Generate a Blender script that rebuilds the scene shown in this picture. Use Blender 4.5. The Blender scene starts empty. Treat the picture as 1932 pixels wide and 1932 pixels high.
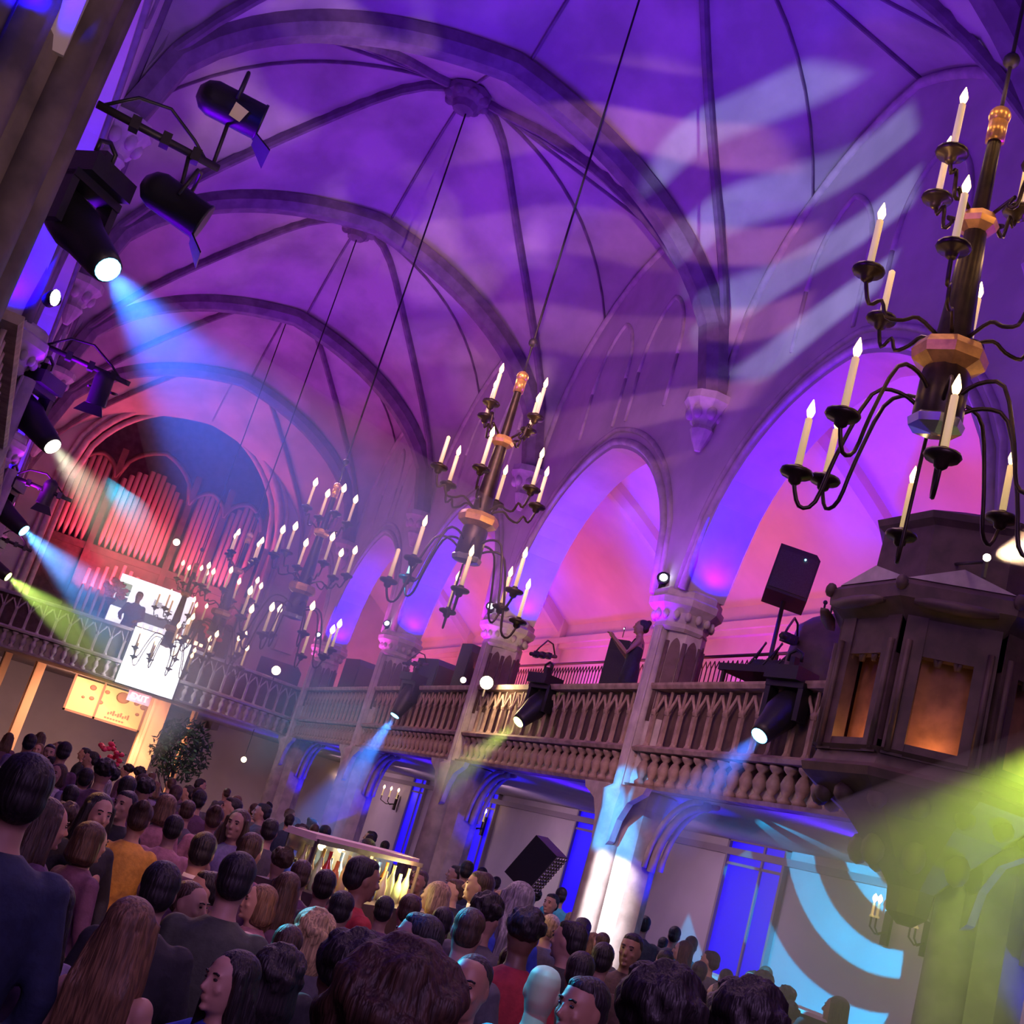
import bpy, math, random
from mathutils import Vector, Matrix
R = math.radians; PI = math.pi
random.seed(7)
SC = bpy.context.scene; COL = SC.collection
# ---------------------------------------------------------------- camera
FPX = 2300.0; ROLL = R(16.8); PITCH = math.atan(618/FPX); YAW = R(20.15); CH = 2.1
fw = Vector((math.sin(YAW)*math.cos(PITCH), math.cos(YAW)*math.cos(PITCH), math.sin(PITCH)))
r0 = Vector((math.cos(YAW), -math.sin(YAW), 0)); u0 = r0.cross(fw)
CU = math.cos(ROLL)*u0 - math.sin(ROLL)*r0; CR = math.cos(ROLL)*r0 + math.sin(ROLL)*u0
CP = Vector((0, 0, CH))
cd = bpy.data.cameras.new('camera'); cam = bpy.data.objects.new('camera', cd); COL.objects.link(cam)
cd.sensor_width = 36; cd.lens = FPX/1932*36; cd.clip_start = .05; cd.clip_end = 300
cam.matrix_world = Matrix(((CR.x, CU.x, -fw.x, 0), (CR.y, CU.y, -fw.y, 0), (CR.z, CU.z, -fw.z, CH), (0, 0, 0, 1)))
SC.camera = cam
def ray(px, py): return fw + CR*(px-966)/FPX - CU*(py-966)/FPX
def onX(px, py, X): d = ray(px, py); return CP + d*(X/d.x)
def onY(px, py, Y): d = ray(px, py); return CP + d*(Y/d.y)
def onZ(px, py, Z): d = ray(px, py); return CP + d*((Z-CH)/d.z)
def onD(px, py, D): d = ray(px, py).normalized(); return CP + d*D
# ---------------------------------------------------------------- world, exposure
SC.view_settings.view_transform = 'Standard'; SC.view_settings.look = 'None'
SC.view_settings.exposure = 0.12; SC.view_settings.gamma = 1.0
w = bpy.data.worlds.new('night'); SC.world = w; w.use_nodes = True
w.node_tree.nodes['Background'].inputs[0].default_value = (.26, .10, .34, 1)
w.node_tree.nodes['Background'].inputs[1].default_value = .10
cy = SC.cycles
cy.max_bounces = 4; cy.diffuse_bounces = 2; cy.glossy_bounces = 2; cy.transmission_bounces = 3
cy.volume_bounces = 0; cy.transparent_max_bounces = 8; cy.caustics_reflective = False; cy.caustics_refractive = False
cy.sample_clamp_indirect = 4; cy.use_adaptive_sampling = True; cy.adaptive_threshold = .03
cy.volume_step_rate = 4; cy.volume_max_steps = 64; cy.use_denoising = True
BLUE = (.006, .0, 1); VIO = (.28, .02, 1); MAG = (.9, .06, .6); PINK = (1, .12, .3); WARM = (1, .5, .2)
def light(name, kind, loc, color, energy, target=None, size=.1, spot=60, blend=.4, gobo=None, sizey=None):
    l = bpy.data.lights.new(name, kind); l.energy = energy; l.color = color
    if kind == 'AREA':
        l.size = size
        if sizey: l.shape = 'RECTANGLE'; l.size_y = sizey
    else: l.shadow_soft_size = size
    if kind == 'SPOT': l.spot_size = R(spot); l.spot_blend = blend
    o = bpy.data.objects.new(name, l); COL.objects.link(o); o.location = loc
    if target is not None:
        o.rotation_euler = (Vector(target)-Vector(loc)).to_track_quat('-Z', 'Y').to_euler()
    if gobo:
        l.use_nodes = True; nt = l.node_tree; N = nt.nodes; em = N['Emission']
        tc = N.new('ShaderNodeTexCoord'); sx = N.new('ShaderNodeSeparateXYZ'); nt.links.new(tc.outputs['Normal'], sx.inputs[0])
        cb = N.new('ShaderNodeCombineXYZ')
        for i in (0, 1):
            dv = N.new('ShaderNodeMath'); dv.operation = 'DIVIDE'
            nt.links.new(sx.outputs[i], dv.inputs[0]); nt.links.new(sx.outputs[2], dv.inputs[1]); nt.links.new(dv.outputs[0], cb.inputs[i])
        cr = N.new('ShaderNodeValToRGB')
        kindg, scl, dist, lo, hi, rot = gobo[:6]
        mp = N.new('ShaderNodeMapping'); mp.inputs['Rotation'].default_value[2] = R(rot); mp.inputs['Location'].default_value = (gobo[6], gobo[7], 0) if len(gobo) > 6 else (0, 0, 0); nt.links.new(cb.outputs[0], mp.inputs[0])
        if kindg == 'band':
            tx = N.new('ShaderNodeTexWave'); tx.inputs['Scale'].default_value = scl; tx.inputs['Distortion'].default_value = dist; tx.inputs['Detail Scale'].default_value = .8; tx.inputs['Detail'].default_value = 1
            nt.links.new(tx.outputs['Fac'], cr.inputs[0])
        elif kindg == 'ring':
            tx = N.new('ShaderNodeTexWave'); tx.wave_type = 'RINGS'; tx.rings_direction = 'Z'; tx.inputs['Scale'].default_value = scl; tx.inputs['Distortion'].default_value = dist
            nt.links.new(tx.outputs['Fac'], cr.inputs[0])
        elif kindg == 'slit':
            tx = N.new('ShaderNodeSeparateXYZ'); ab = N.new('ShaderNodeMath'); ab.operation = 'ABSOLUTE'
            nt.links.new(tx.outputs[0], ab.inputs[0]); nt.links.new(ab.outputs[0], cr.inputs[0])
            cr.color_ramp.elements[0].color = (1, 1, 1, 1); cr.color_ramp.elements[1].color = (0, 0, 0, 1)
        else:
            tx = N.new('ShaderNodeTexNoise'); tx.inputs['Scale'].default_value = scl; tx.inputs['Detail'].default_value = 1
            nt.links.new(tx.outputs['Fac'], cr.inputs[0])
        nt.links.new(mp.outputs[0], tx.inputs[0])
        cr.color_ramp.elements[0].position = lo; cr.color_ramp.elements[1].position = hi
        nt.links.new(cr.outputs[0], em.inputs['Strength'])
    return o
YC = [1.81, 7.33, 12.85, 18.37, 23.9, 29.4, 34.9]       # column lines along the nave
YM = [(a+b)/2 for a, b in zip(YC, YC[1:])]
XR, XL, XM, XO = 7.2, -.95, 3.2, 10.7
NW = XR-.25; NE = XL+.1                                    # inner faces of the two arcade walls
BP = 2600.0
def wash(loc, col, e, tgt, size=.35, spot=150, blend=1): light('wash lamp', 'SPOT', loc, col, e, tgt, size=size, spot=spot, blend=blend)
# nave vault wash: blue violet near, magenta further on
for y, c, e in ((4, (.19, .0, 1), 400), (8.9, (.18, .0, 1), 400), (12.9, (.27, .0, 1), 400), (18.4, (.52, .01, 1), 370), (23.9, (.9, .05, .8), 260), (29.4, (1, .07, .5), 240)):
    wash((XR-.5, y, 5.0), c, e, (XM, y+1, 12)); wash((XL+.55, y, 5.0), c, e, (XM+1, y+1, 12))
# pure blue uplights grazing each arch soffit
for y in YC[1:6]:
    light('uplight lamp', 'SPOT', (XR+.1, y-.62, 5.72), BLUE, 650, (XR+.1, y+.1, 7.4), size=.06, spot=145, blend=.7)
    light('uplight lamp', 'SPOT', (XR+.1, y+.62, 5.72), BLUE, 260, (XR+.1, y-.1, 7.4), size=.06, spot=145, blend=.7)
    light('uplight lamp', 'SPOT', (XL-.15, y-.62, 5.72), BLUE, 260, (XL-.15, y+.1, 7.4), size=.06, spot=145, blend=.7)
# right gallery: pink from low, violet from above
for y in YM[1:]:
    light('gallery lamp', 'AREA', (8.2, y, 4.5), (1, .13, .15), 125, (XO, y, 6.2), size=1.4)
    light('gallery lamp', 'SPOT', (10.2, y+1, 4.7), (.4, .0, 1), 120, (9, y, 9), size=.2, spot=140, blend=1)
for y in YM[1:]: light('gallery lamp', 'SPOT', (-3.8, y, 4.7), (.5, .05, .9), 220, (-2.5, y, 9), size=.2, spot=140, blend=1)
# ground floor aisle
for y in YM[1:]:
    light('aisle lamp', 'AREA', (8.9, y, 3.1), (.85, .5, .8), 26, (10.6, y, 1.4), size=1.2)
    light('aisle strip', 'AREA', (7.75, y, 2.8), (.05, .0, 1), 26, (7.4, y, 3.3), size=.2, sizey=4.0)
for y in YC[1:6]:
    for q_ in (-.75, .75): light('pier foot lamp', 'SPOT', (8.1, y+q_, 1.6), BLUE, 90, (7.45, y+q_*.5, 2.9), size=.06, spot=70, blend=.6)
# added soft lavender fill for hall and crowd, no fixture behind it
for a_, c_, e_, t_, sz, sp_ in (((1.5, 6.5, 7.0), (.88, .42, .48), 1500, (6.6, 17, 2.2), 1.2, 62), ((1.2, 14, 7.4), (.9, .42, .45), 1300, (5.5, 27, 1.5), 1.2, 62),
        ((1.0, -.5, 4.6), (.55, .28, .75), 900, (3.5, 8, 1.0), 1.5, 70), ((.2, 5.5, 6.4), (.9, .5, .42), 420, (7.2, 11.3, 3.8), 1.0, 50), ((3.0, 17, 7.5), (.8, .4, .7), 1100, (3, 9, .8), 1.0, 60), ((3.4, 6.5, 7.8), (.8, .42, .6), 500, (2.8, 7.5, 1), .8, 110)):
    light('added hall fill', 'SPOT', a_, c_, e_, t_, size=sz, spot=sp_, blend=1)
# warm pools on the crowd
light('warm pool', 'SPOT', (1.6, .8, 5.2), (1, .36, .05), 420, onD(265, 1580, 7.0), size=.05, spot=9, blend=.4)
light('warm pool', 'SPOT', (2.6, 1.0, 5.2), (1, .45, .15), 380, onD(440, 1620, 8.0), size=.05, spot=9, blend=.5)
light('warm pool', 'SPOT', (-.3, 12.85, 4.8), (1, .42, .08), 500, onD(200, 1560, 7.5), size=.05, spot=16, blend=.6)
light('warm pool', 'SPOT', (6.4, 15.6, 4.6), (1, .55, .2), 900, onZ(700, 1640, 1.5), size=.1, spot=22, blend=.8)
light('cyan pool', 'SPOT', (.2, 14, 5), (.02, .65, 1), 4000, onD(770, 1785, 5.8), size=.05, spot=9, blend=.3)
light('cyan pool', 'SPOT', (1.0, 3.0, 7), (.02, .6, 1), 1800, onD(1015, 1862, 5.5), size=.05, spot=7, blend=.3)
# cyan and white patterned beams landing on the nearest lit pier and the wall
light('pattern lamp', 'SPOT', (.3, 9.3, 4.9), (.02, .40, 1), 8000, (7.0, 12.7, 2.9), size=.04, spot=8, blend=.3, gobo=('slit', 0, 0, .025, .035, 0))
light('pattern lamp', 'SPOT', (.3, 9.3, 4.8), (1, .9, .9), 16000, (7.0, 12.6, 1.85), size=.03, spot=8.5, blend=.3, gobo=('slit', 0, 0, .018, .028, 0))
light('pattern lamp', 'SPOT', (6.75, 10.3, 3.05), (.0, .5, 1), 2200, onX(1520, 1810, XO), size=.02, spot=36, blend=.05, gobo=('ring', 1.9, .6, .56, .6, 0, .3, .42))
# banded projections on vault and clerestory wall
light('pattern lamp', 'SPOT', (-.2, 6.5, 5.5), (.5, .6, .9), 2200, (NW, 11.9, 10.3), size=.03, spot=24, blend=.25, gobo=('band', 3.2, 3, .35, .75, 60))
light('pattern lamp', 'SPOT', (1.5, 4.5, 5.5), (1, .42, .5), 1700, (6.6, 16.2, 10.8), size=.03, spot=30, blend=.3, gobo=('band', 3.0, 4, .45, .7, 75))
light('pattern lamp', 'SPOT', (2.5, 8.5, 5.5), (1, .5, .6), 1500, (5.0, 22, 11.5), size=.03, spot=30, blend=.5, gobo=('noise', 6, 0, .5, .6, 0))
light('pattern lamp', 'SPOT', (6.0, 8.5, 5.5), (1, .55, .6), 1500, (.2, 15, 11), size=.03, spot=26, blend=.5, gobo=('noise', 6, 0, .5, .6, 0))
# organ, far end
light('organ lamp', 'AREA', (2.4, 35.2, 6.2), (1, .06, .12), 230, (2.4, 36.6, 8.4), size=2.0)
light('organ lamp', 'AREA', (5.0, 35.2, 6.4), (1, .12, .25), 110, (5.0, 36.6, 8.4), size=1.2)
light('far lamp', 'SPOT', (6.5, 31, 4.6), (1, .1, .3), 420, (7.2, 34, 8), size=.3, spot=120, blend=1)
light('far lamp', 'AREA', (3, 31, 2.9), (1, .52, .4), 260, (3, 32.5, 1.6), size=2.5)
light('screen glow', 'AREA', (3.35, 28.6, 3.9), (1, .9, 1), 60, (3.35, 30, 3.9), size=1.2)
light('bar lamp', 'POINT', (3.2, 9.9, 1.72), (1, .75, .3), 14, size=.03)
light('bar lamp', 'POINT', (3.9, 10.3, 1.72), (1, .75, .3), 14, size=.03)
# chandelier candle light
for (x, y, z), n in (((3.68, 4.57, 4.62), 8), ((3.42, 10.1, 4.4), 4), ((3.25, 15.6, 4.13), 2), ((3.22, 21.1, 4.12), 1)):
    for r_, zz in ((.60, .30), (.46, 1.25), (.28, 1.95)):
        for i in range(n):
            a = 2*PI*(i+.25)/n; light('candle light', 'POINT', (x+r_*math.cos(a), y+r_*math.sin(a), z+zz), (1, .55, .2), (1.1 if n == 8 else 18/n*.35), size=.03)
light('pulpit lamp', 'POINT', (6.62+.45, 7.42-.1, 4.35), (1, .5, .15), 0.1, size=.05)
for a in range(3):
    aa = R(225-a*45); light('pulpit lamp', 'POINT', (6.62+.80*math.cos(aa), 7.42+.80*math.sin(aa), 3.62), (1, .42, .1), 2.0, size=.04)
light('warm spot', 'POINT', onX(918, 1291, 6.70), (1, .7, .35), 45, size=.08)

light('added hall fill', 'SPOT', (1.6, 1.5, 4.5), (.8, .5, .45), 700, (-1.1, 7.2, 6.2), size=.8, spot=45, blend=1)  # added fill that brightens the near left pier

# ---------------------------------------------------------------- helpers
class MB:
    def __init__(s): s.v = []; s.f = []; s.sm = []
    def add(s, vs, fs, M=None, smooth=False):
        b = len(s.v)
        s.v += [tuple(M @ Vector(v)) if M is not None else tuple(v) for v in vs]
        s.f += [tuple(i+b for i in f) for f in fs]; s.sm += [smooth]*len(fs); return s
    def box(s, x0, x1, y0, y1, z0, z1, M=None):
        vs = [(x, y, z) for z in (z0, z1) for y in (y0, y1) for x in (x0, x1)]
        return s.add(vs, [(0, 2, 3, 1), (4, 5, 7, 6), (0, 1, 5, 4), (2, 6, 7, 3), (0, 4, 6, 2), (1, 3, 7, 5)], M)
    def lathe(s, prof, n=16, M=None, smooth=True, a0=0):
        vs = []; fs = []
        for r, z in prof:
            vs += [(r*math.cos(a0+2*PI*i/n), r*math.sin(a0+2*PI*i/n), z) for i in range(n)]
        for k in range(len(prof)-1):
            for i in range(n):
                j = (i+1) % n; fs.append((k*n+i, k*n+j, k*n+n+j, k*n+n+i))
        fs.append(tuple(reversed(range(n)))); fs.append(tuple(range(len(vs)-n, len(vs))))
        return s.add(vs, fs, M, smooth)
    def tube(s, pts, r, n=8, M=None, smooth=True):
        pts = [Vector(p) for p in pts]; rr = r if isinstance(r, (list, tuple)) else [r]*len(pts)
        vs = []; fs = []; up = None
        for i, p in enumerate(pts):
            t = (pts[min(i+1, len(pts)-1)]-pts[max(i-1, 0)]).normalized()
            if up is None: up = t.orthogonal().normalized()
            up = (up - t*up.dot(t)).normalized(); sd = t.cross(up)
            vs += [tuple(p+(up*math.cos(2*PI*k/n)+sd*math.sin(2*PI*k/n))*rr[i]) for k in range(n)]
        for k in range(len(pts)-1):
            for i in range(n):
                j = (i+1) % n; fs.append((k*n+i, k*n+j, k*n+n+j, k*n+n+i))
        fs.append(tuple(reversed(range(n)))); fs.append(tuple(range(len(vs)-n, len(vs))))
        return s.add(vs, fs, M, smooth)
    def ball(s, c, rx, ry=None, rz=None, n=12, m=8, M=None, rot=None):
        ry = ry or rx; rz = rz or rx; vs = []; fs = []; c = Vector(c)
        for k in range(m+1):
            ph = -PI/2+PI*k/m; rr = max(math.cos(ph), .02)
            for i in range(n):
                p = Vector((rx*rr*math.cos(2*PI*i/n), ry*rr*math.sin(2*PI*i/n), rz*math.sin(ph)))
                if rot is not None: p = rot @ p
                vs.append(tuple(c+p))
        for k in range(m):
            for i in range(n):
                j = (i+1) % n; fs.append((k*n+i, k*n+j, k*n+n+j, k*n+n+i))
        fs.append(tuple(reversed(range(n)))); fs.append(tuple(range(m*n, m*n+n)))
        return s.add(vs, fs, M, True)
    def loft(s, secs, n=16, M=None):     # secs: (centre, rx, ry) ellipses stacked roughly along z
        vs = []; fs = []
        for c, rx, ry in secs:
            vs += [(c[0]+rx*math.cos(2*PI*i/n), c[1]+ry*math.sin(2*PI*i/n), c[2]) for i in range(n)]
        for k in range(len(secs)-1):
            for i in range(n):
                j = (i+1) % n; fs.append((k*n+i, k*n+j, k*n+n+j, k*n+n+i))
        fs.append(tuple(reversed(range(n)))); fs.append(tuple(range(len(vs)-n, len(vs))))
        return s.add(vs, fs, M, True)
    def prism(s, poly, d, M=None):       # poly in local xz, extruded 0..d along y
        n = len(poly); vs = [(x, 0, z) for x, z in poly]+[(x, d, z) for x, z in poly]
        fs = [tuple(range(n)), tuple(reversed(range(n, 2*n)))]+[(i, i+n, (i+1) % n+n, (i+1) % n) for i in range(n)]
        return s.add(vs, fs, M)
    def mesh(s, name):
        me = bpy.data.meshes.new(name); me.from_pydata(s.v, [], s.f)
        me.polygons.foreach_set('use_smooth', s.sm); me.update(); return me
    def build(s, name, mat, parent=None, **k):
        return link(name, s.mesh(name), mat, parent, **k)
def link(name, me, mat, parent=None, loc=None, label=None, rot=None):
    o = bpy.data.objects.new(name, me); COL.objects.link(o)
    if mat is not None:
        if not me.materials: me.materials.append(mat)
        elif me.materials[0] != mat: o.material_slots[0].link = 'OBJECT'; o.material_slots[0].material = mat
    if parent is not None: o.parent = parent
    if loc is not None: o.location = loc
    if rot is not None: o.rotation_euler = rot
    if label: o['label'] = label
    return o
def thing(name, label, cat, loc=(0, 0, 0), rz=0, group=None):
    o = bpy.data.objects.new(name, None); COL.objects.link(o); o.location = loc; o.rotation_euler = (0, 0, rz); o.empty_display_size = .1
    o['label'] = label; o['category'] = cat
    if group: o['group'] = group
    return o
def tag(o, label, cat, group=None):
    o['label'] = label; o['category'] = cat
    if group: o['group'] = group
    return o
def struct(name, mb, m, kind='structure'):
    o = mb.build(name, m) if isinstance(mb, MB) else link(name, mb, m); o['kind'] = kind; return o
def kids(o): return [c for c in o.children]
def copy_tree(o, parent=None):
    c = o.copy(); COL.objects.link(c)
    if parent is not None: c.parent = parent
    for ch in kids(o): copy_tree(ch, c)
    return c
def mat(name, col, rough=.7, metal=0, noise=0, scale=4, bump=0, emit=None, es=0, sss=0, col2=None, trans=0, detail=4):
    m = bpy.data.materials.new(name); m.use_nodes = True; nt = m.node_tree; N = nt.nodes; b = N['Principled BSDF']
    b.inputs['Base Color'].default_value = (*col, 1); b.inputs['Roughness'].default_value = rough; b.inputs['Metallic'].default_value = metal
    if trans: b.inputs['Transmission Weight'].default_value = trans
    if emit:
        b.inputs['Emission Color'].default_value = (*emit, 1); b.inputs['Emission Strength'].default_value = es
    if noise or bump:
        tc = N.new('ShaderNodeTexCoord'); nz = N.new('ShaderNodeTexNoise'); nz.inputs['Scale'].default_value = scale; nz.inputs['Detail'].default_value = detail
        nt.links.new(tc.outputs['Object'], nz.inputs['Vector'])
        if noise:
            mx = N.new('ShaderNodeMix'); mx.data_type = 'RGBA'
            c2 = col2 or tuple(max(0, c*(1-noise)) for c in col)
            mx.inputs[6].default_value = (*c2, 1); mx.inputs[7].default_value = (*col, 1)
            rp = N.new('ShaderNodeValToRGB'); rp.color_ramp.elements[0].position = .38; rp.color_ramp.elements[1].position = .62
            nt.links.new(nz.outputs['Fac'], rp.inputs[0]); nt.links.new(rp.outputs[0], mx.inputs[0]); nt.links.new(mx.outputs[2], b.inputs['Base Color'])
        if bump:
            bp = N.new('ShaderNodeBump'); bp.inputs['Strength'].default_value = bump; bp.inputs['Distance'].default_value = .02
            nt.links.new(nz.outputs['Fac'], bp.inputs['Height']); nt.links.new(bp.outputs[0], b.inputs['Normal'])
    return m
def emat(name, col, s, sample=False):
    m = mat(name, (.8, .8, .8), emit=col, es=s)
    if not sample:
        try: m.cycles.emission_sampling = 'NONE'
        except Exception: pass
    return m
M = {}
M['plaster'] = mat('vault plaster', (.50, .46, .47), .85, noise=.35, scale=.9, bump=.15, detail=5)
M['wall'] = mat('arcade plaster', (.55, .50, .50), .8, noise=.2, scale=1.3, bump=.1)
M['rib'] = mat('shade darkened rib', (.20, .15, .21), .8, noise=.3, scale=5, bump=.2)  # darker than the vault plaster: rib shade put into the colour
M['stone'] = mat('grey stone', (.52, .46, .46), .75, noise=.25, scale=6, bump=.25)
M['dimstone'] = mat('shade darkened stone', (.13, .10, .09), .8, noise=.6, scale=2.5, bump=.4)  # dim lighting of the near pier put into a darker colour
M['brown'] = mat('carved brown stone', (.44, .31, .27), .7, noise=.4, scale=7, bump=.3)
M['dark'] = mat('dark carved wood', (.10, .06, .06), .6, noise=.4, scale=6, bump=.3)
M['recess'] = mat('shade toned panel wood', (.13, .08, .08), .7, noise=.3, scale=8)  # dark tone paints the shade of niches and balustrade openings
M['aisle'] = mat('aisle plaster', (.72, .66, .66), .85, noise=.1, scale=1.2)
M['floor'] = mat('worn floorboards', (.07, .05, .05), .5, noise=.4, scale=5)
M['black'] = mat('black powder coat', (.012, .012, .016), .45, bump=.05, scale=60)
M['grille'] = mat('speaker grille', (.03, .03, .035), .5, noise=.5, scale=120)
M['iron'] = mat('wrought iron', (.03, .025, .03), .5, metal=.3)
M['bronze'] = mat('aged bronze', (.045, .028, .018), .4, metal=.45, noise=.5, scale=12)
M['gold'] = mat('gilded collar', (.75, .42, .14), .35, metal=.6, noise=.3, scale=15)
M['candle'] = mat('glowing wax candle', (.95, .8, .45), .5, emit=(1, .72, .25), es=.38)
M['flame'] = emat('candle flame', (1, .62, .22), 7)
M['flame2'] = emat('distant candle flame', (1, .6, .28), 9)
M['led'] = emat('blue lamp lens', (.75, .85, 1), 14)
M['beamblue'] = emat('cyan lens', (.15, .65, 1), 6)
M['beamyel'] = emat('lime lens', (.8, 1, .2), 6)
M['beamwht'] = emat('white lens', (1, .95, .7), 14)
M['chrome'] = mat('polished metal', (.6, .6, .62), .25, metal=.9)
M['white'] = emat('lit white screen', (1, .97, 1), 3.2)
M['pipe'] = mat('organ pipe metal', (.62, .40, .38), .4, metal=.2)
M['winblue'] = mat('blue self glowing window pane', (.01, .005, .05), .5, emit=(.01, .0, 1), es=.95, noise=.6, scale=.8)  # glow put in the pane for blue light falling on it
M['frame'] = mat('painted window frame', (.35, .3, .32), .6)
def pt_arch(t, Rr=1.2):     # pointed arch height 0..1 for t in -1..1
    t = min(abs(t), 1); return math.sqrt(max(Rr*Rr-(t+Rr-1)**2, 0))/math.sqrt(Rr*Rr-(Rr-1)**2)
# ---------------------------------------------------------------- vault
ZS = 8.1
def vz(x, y, cyc, hy=2.76):
    u = min(abs(x-XM)/(NW-XM), 1) if x > XM else min(abs(x-XM)/(XM-NE), 1); v = min(abs(y-cyc)/hy, 1)
    za = ZS+pt_arch(u, 1.25)*(3.0+1.2*(1-v**1.5)); zb = ZS+pt_arch(v, 1.3)*(3.5+.7*(1-u))
    return za, zb
mb = MB()
for bi, cyc in enumerate(YM):
    nx, ny = 36, 24
    us = [NE+(NW-NE)*i/nx for i in range(nx+1)]; vsn = [cyc-2.76+5.52*j/ny for j in range(ny+1)]
    P = [(x, y, max(vz(x, y, cyc))) for y in vsn for x in us]
    F = [(j*(nx+1)+i, (j+1)*(nx+1)+i, (j+1)*(nx+1)+i+1, j*(nx+1)+i+1) for j in range(ny) for i in range(nx)]
    mb.add(P, F, smooth=True)
    Q = [(x, y, z+.25) for x, y, z in P]
    mb.add(Q, [tuple(reversed(f)) for f in F])
struct('ceiling', mb, M['plaster'])
def sweep_rib(mb, pts, wd, dp, side):       # rectangular rib along pts hanging below them; side = horizontal width direction
    vs = []; fs = []; side = Vector(side).normalized()
    for p in pts:
        p = Vector(p)
        for a, b in ((-1, .04), (-.9, -dp*.5), (-.45, -dp), (.45, -dp), (.9, -dp*.5), (1, .04)):
            vs.append(tuple(p+side*a*wd/2+Vector((0, 0, b))))
    for k in range(len(pts)-1):
        for i in range(6):
            j = (i+1) % 6; fs.append((k*6+i, k*6+j, k*6+6+j, k*6+6+i))
    fs.append(tuple(range(6))); fs.append(tuple(reversed(range(len(vs)-6, len(vs)))))
    mb.add(vs, fs)
def trans_pts(y, n=28, dz=0): return [(NE+(NW-NE)*i/n, y, ZS+pt_arch((i/n-.5)*2, 1.25)*3.0-dz) for i in range(n+1)]
k = 0
for y in YC[1:6]:
    mb = MB()
    pts = trans_pts(y)
    vs = []; fs = []
    # arch rib swept with inward depth (normal in the xz plane)
    nrm = []
    for i, p in enumerate(pts):
        a = Vector(pts[max(i-1, 0)]); b = Vector(pts[min(i+1, len(pts)-1)]); t = (b-a).normalized(); nrm.append(Vector((t.z, 0, -t.x)))
    for p, n in zip(pts, nrm):
        for dy, dn in ((-.19, -.05), (-.19, .10), (-.10, .22), (.10, .22), (.19, .10), (.19, -.05)):
            q = Vector(p)+n*dn; vs.append((q.x, y+dy, q.z))
    for kk in range(len(pts)-1):
        for i in range(6):
            j = (i+1) % 6; fs.append((kk*6+i, kk*6+6+i, kk*6+6+j, kk*6+j))
    mb.add(vs, fs, smooth=False)
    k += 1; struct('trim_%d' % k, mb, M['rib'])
for cyc in YM:
    mb = MB()
    for sx in (-1, 1):
        for sy in (-1, 1):
            pts = []
            for i in range(15):
                t = i/14
                # follow the groin: x goes corner -> centre, y found where both severies meet
                x = (NW if sx > 0 else NE)*(1-t)+XM*t; lo, hi = 0., 2.76
                for _ in range(22):
                    m_ = (lo+hi)/2; a, b = vz(x, cyc+sy*m_, cyc)
                    if b > a: lo = m_
                    else: hi = m_
                y = cyc+sy*(lo if i < 14 else 0); pts.append((x, y, max(vz(x, y, cyc))))
            d = Vector(pts[-1])-Vector(pts[0]); d.z = 0; sweep_rib(mb, pts, .11, .12, (d.y, -d.x, 0))
    sweep_rib(mb, [(XM, cyc-2.6+5.2*i/12, max(vz(XM, cyc-2.6+5.2*i/12, cyc))) for i in range(13)], .05, .05, (1, 0, 0))
    sweep_rib(mb, [(NE+(NW-NE)*i/16, cyc, max(vz(NE+(NW-NE)*i/16, cyc, cyc))) for i in range(17)], .05, .05, (0, 1, 0))
    for sx in (-1, 1):          # tierceron pairs that draw the star round each boss
        for sy in (-1, 1):
            x0 = NW if sx > 0 else NE
            pts = []
            for i in range(13):
                t = i/12; x = x0*(1-t)+XM*t; y = cyc+sy*(2.7*(1-t)**2.2*.62+0*t)
                pts.append((x, y, max(vz(x, y, cyc))))
            sweep_rib(mb, pts, .045, .045, (0, 1, 0))
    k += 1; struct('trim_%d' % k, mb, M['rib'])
for n_, cyc in enumerate(YM[2:]):
    zt = max(vz(XM, cyc, cyc)); mb = MB()
    mb.lathe([(.05, -.42), (.16, -.38), (.2, -.28), (.34, -.2), (.36, -.1), (.22, -.06), (.24, .05)], 10, Matrix.Translation((XM, cyc, zt)), smooth=False)
    for a in range(8): mb.ball((XM+.27*math.cos(a*PI/4), cyc+.27*math.sin(a*PI/4), zt-.2), .09, .09, .07, 8, 6)
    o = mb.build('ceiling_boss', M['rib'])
    tag(o, ['carved dark ceiling boss nearest the camera among those in view', 'carved dark ceiling boss in the middle of the vault row', 'carved dark ceiling boss second from the far end of the vault', 'carved dark ceiling boss over the far gallery'][n_], 'boss', 'carved vault bosses')
# painted wall ribs of the clerestory
def arcade_wall(side, name):
    X0 = NW if side > 0 else NE; X1 = (XR+.35) if side > 0 else (XL-.45); s = 1 if side > 0 else -1
    mb = MB(); vs = []; fs = []
    for cyc in YM:
        n = 32; prev = None
        for j in range(n+1):
            y = cyc-2.76+5.52*j/n; v = (y-cyc)/2.32
            zb = 5.6 if abs(v) >= 1 else 5.6+pt_arch(v, 1.15)*2.45
            zt = max(vz(X0, y, cyc))+.15
            b = len(vs); vs += [(X0, y, zb), (X0, y, zt), (X1, y, zt+.1), (X1, y, zb)]
            if prev is not None:
                for i in range(4):
                    q = (i+1) % 4; f = (prev+i, prev+q, b+q, b+i); fs.append(f if side > 0 else tuple(reversed(f)))
            prev = b
    mb.add(vs, fs); struct(name, mb, M['wall'])
arcade_wall(1, 'wall_right'); arcade_wall(-1, 'wall_left')
def arch_ring(cyc, X, half, rise, z0, ro, rad, mb, n=28, Rr=1.15):
    pts = [(X, cyc+half*(1+0)*(-1+2*i/n), z0+pt_arch(-1+2*i/n, Rr)*rise) for i in range(n+1)]
    mb.tube(pts, rad, 6)
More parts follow.
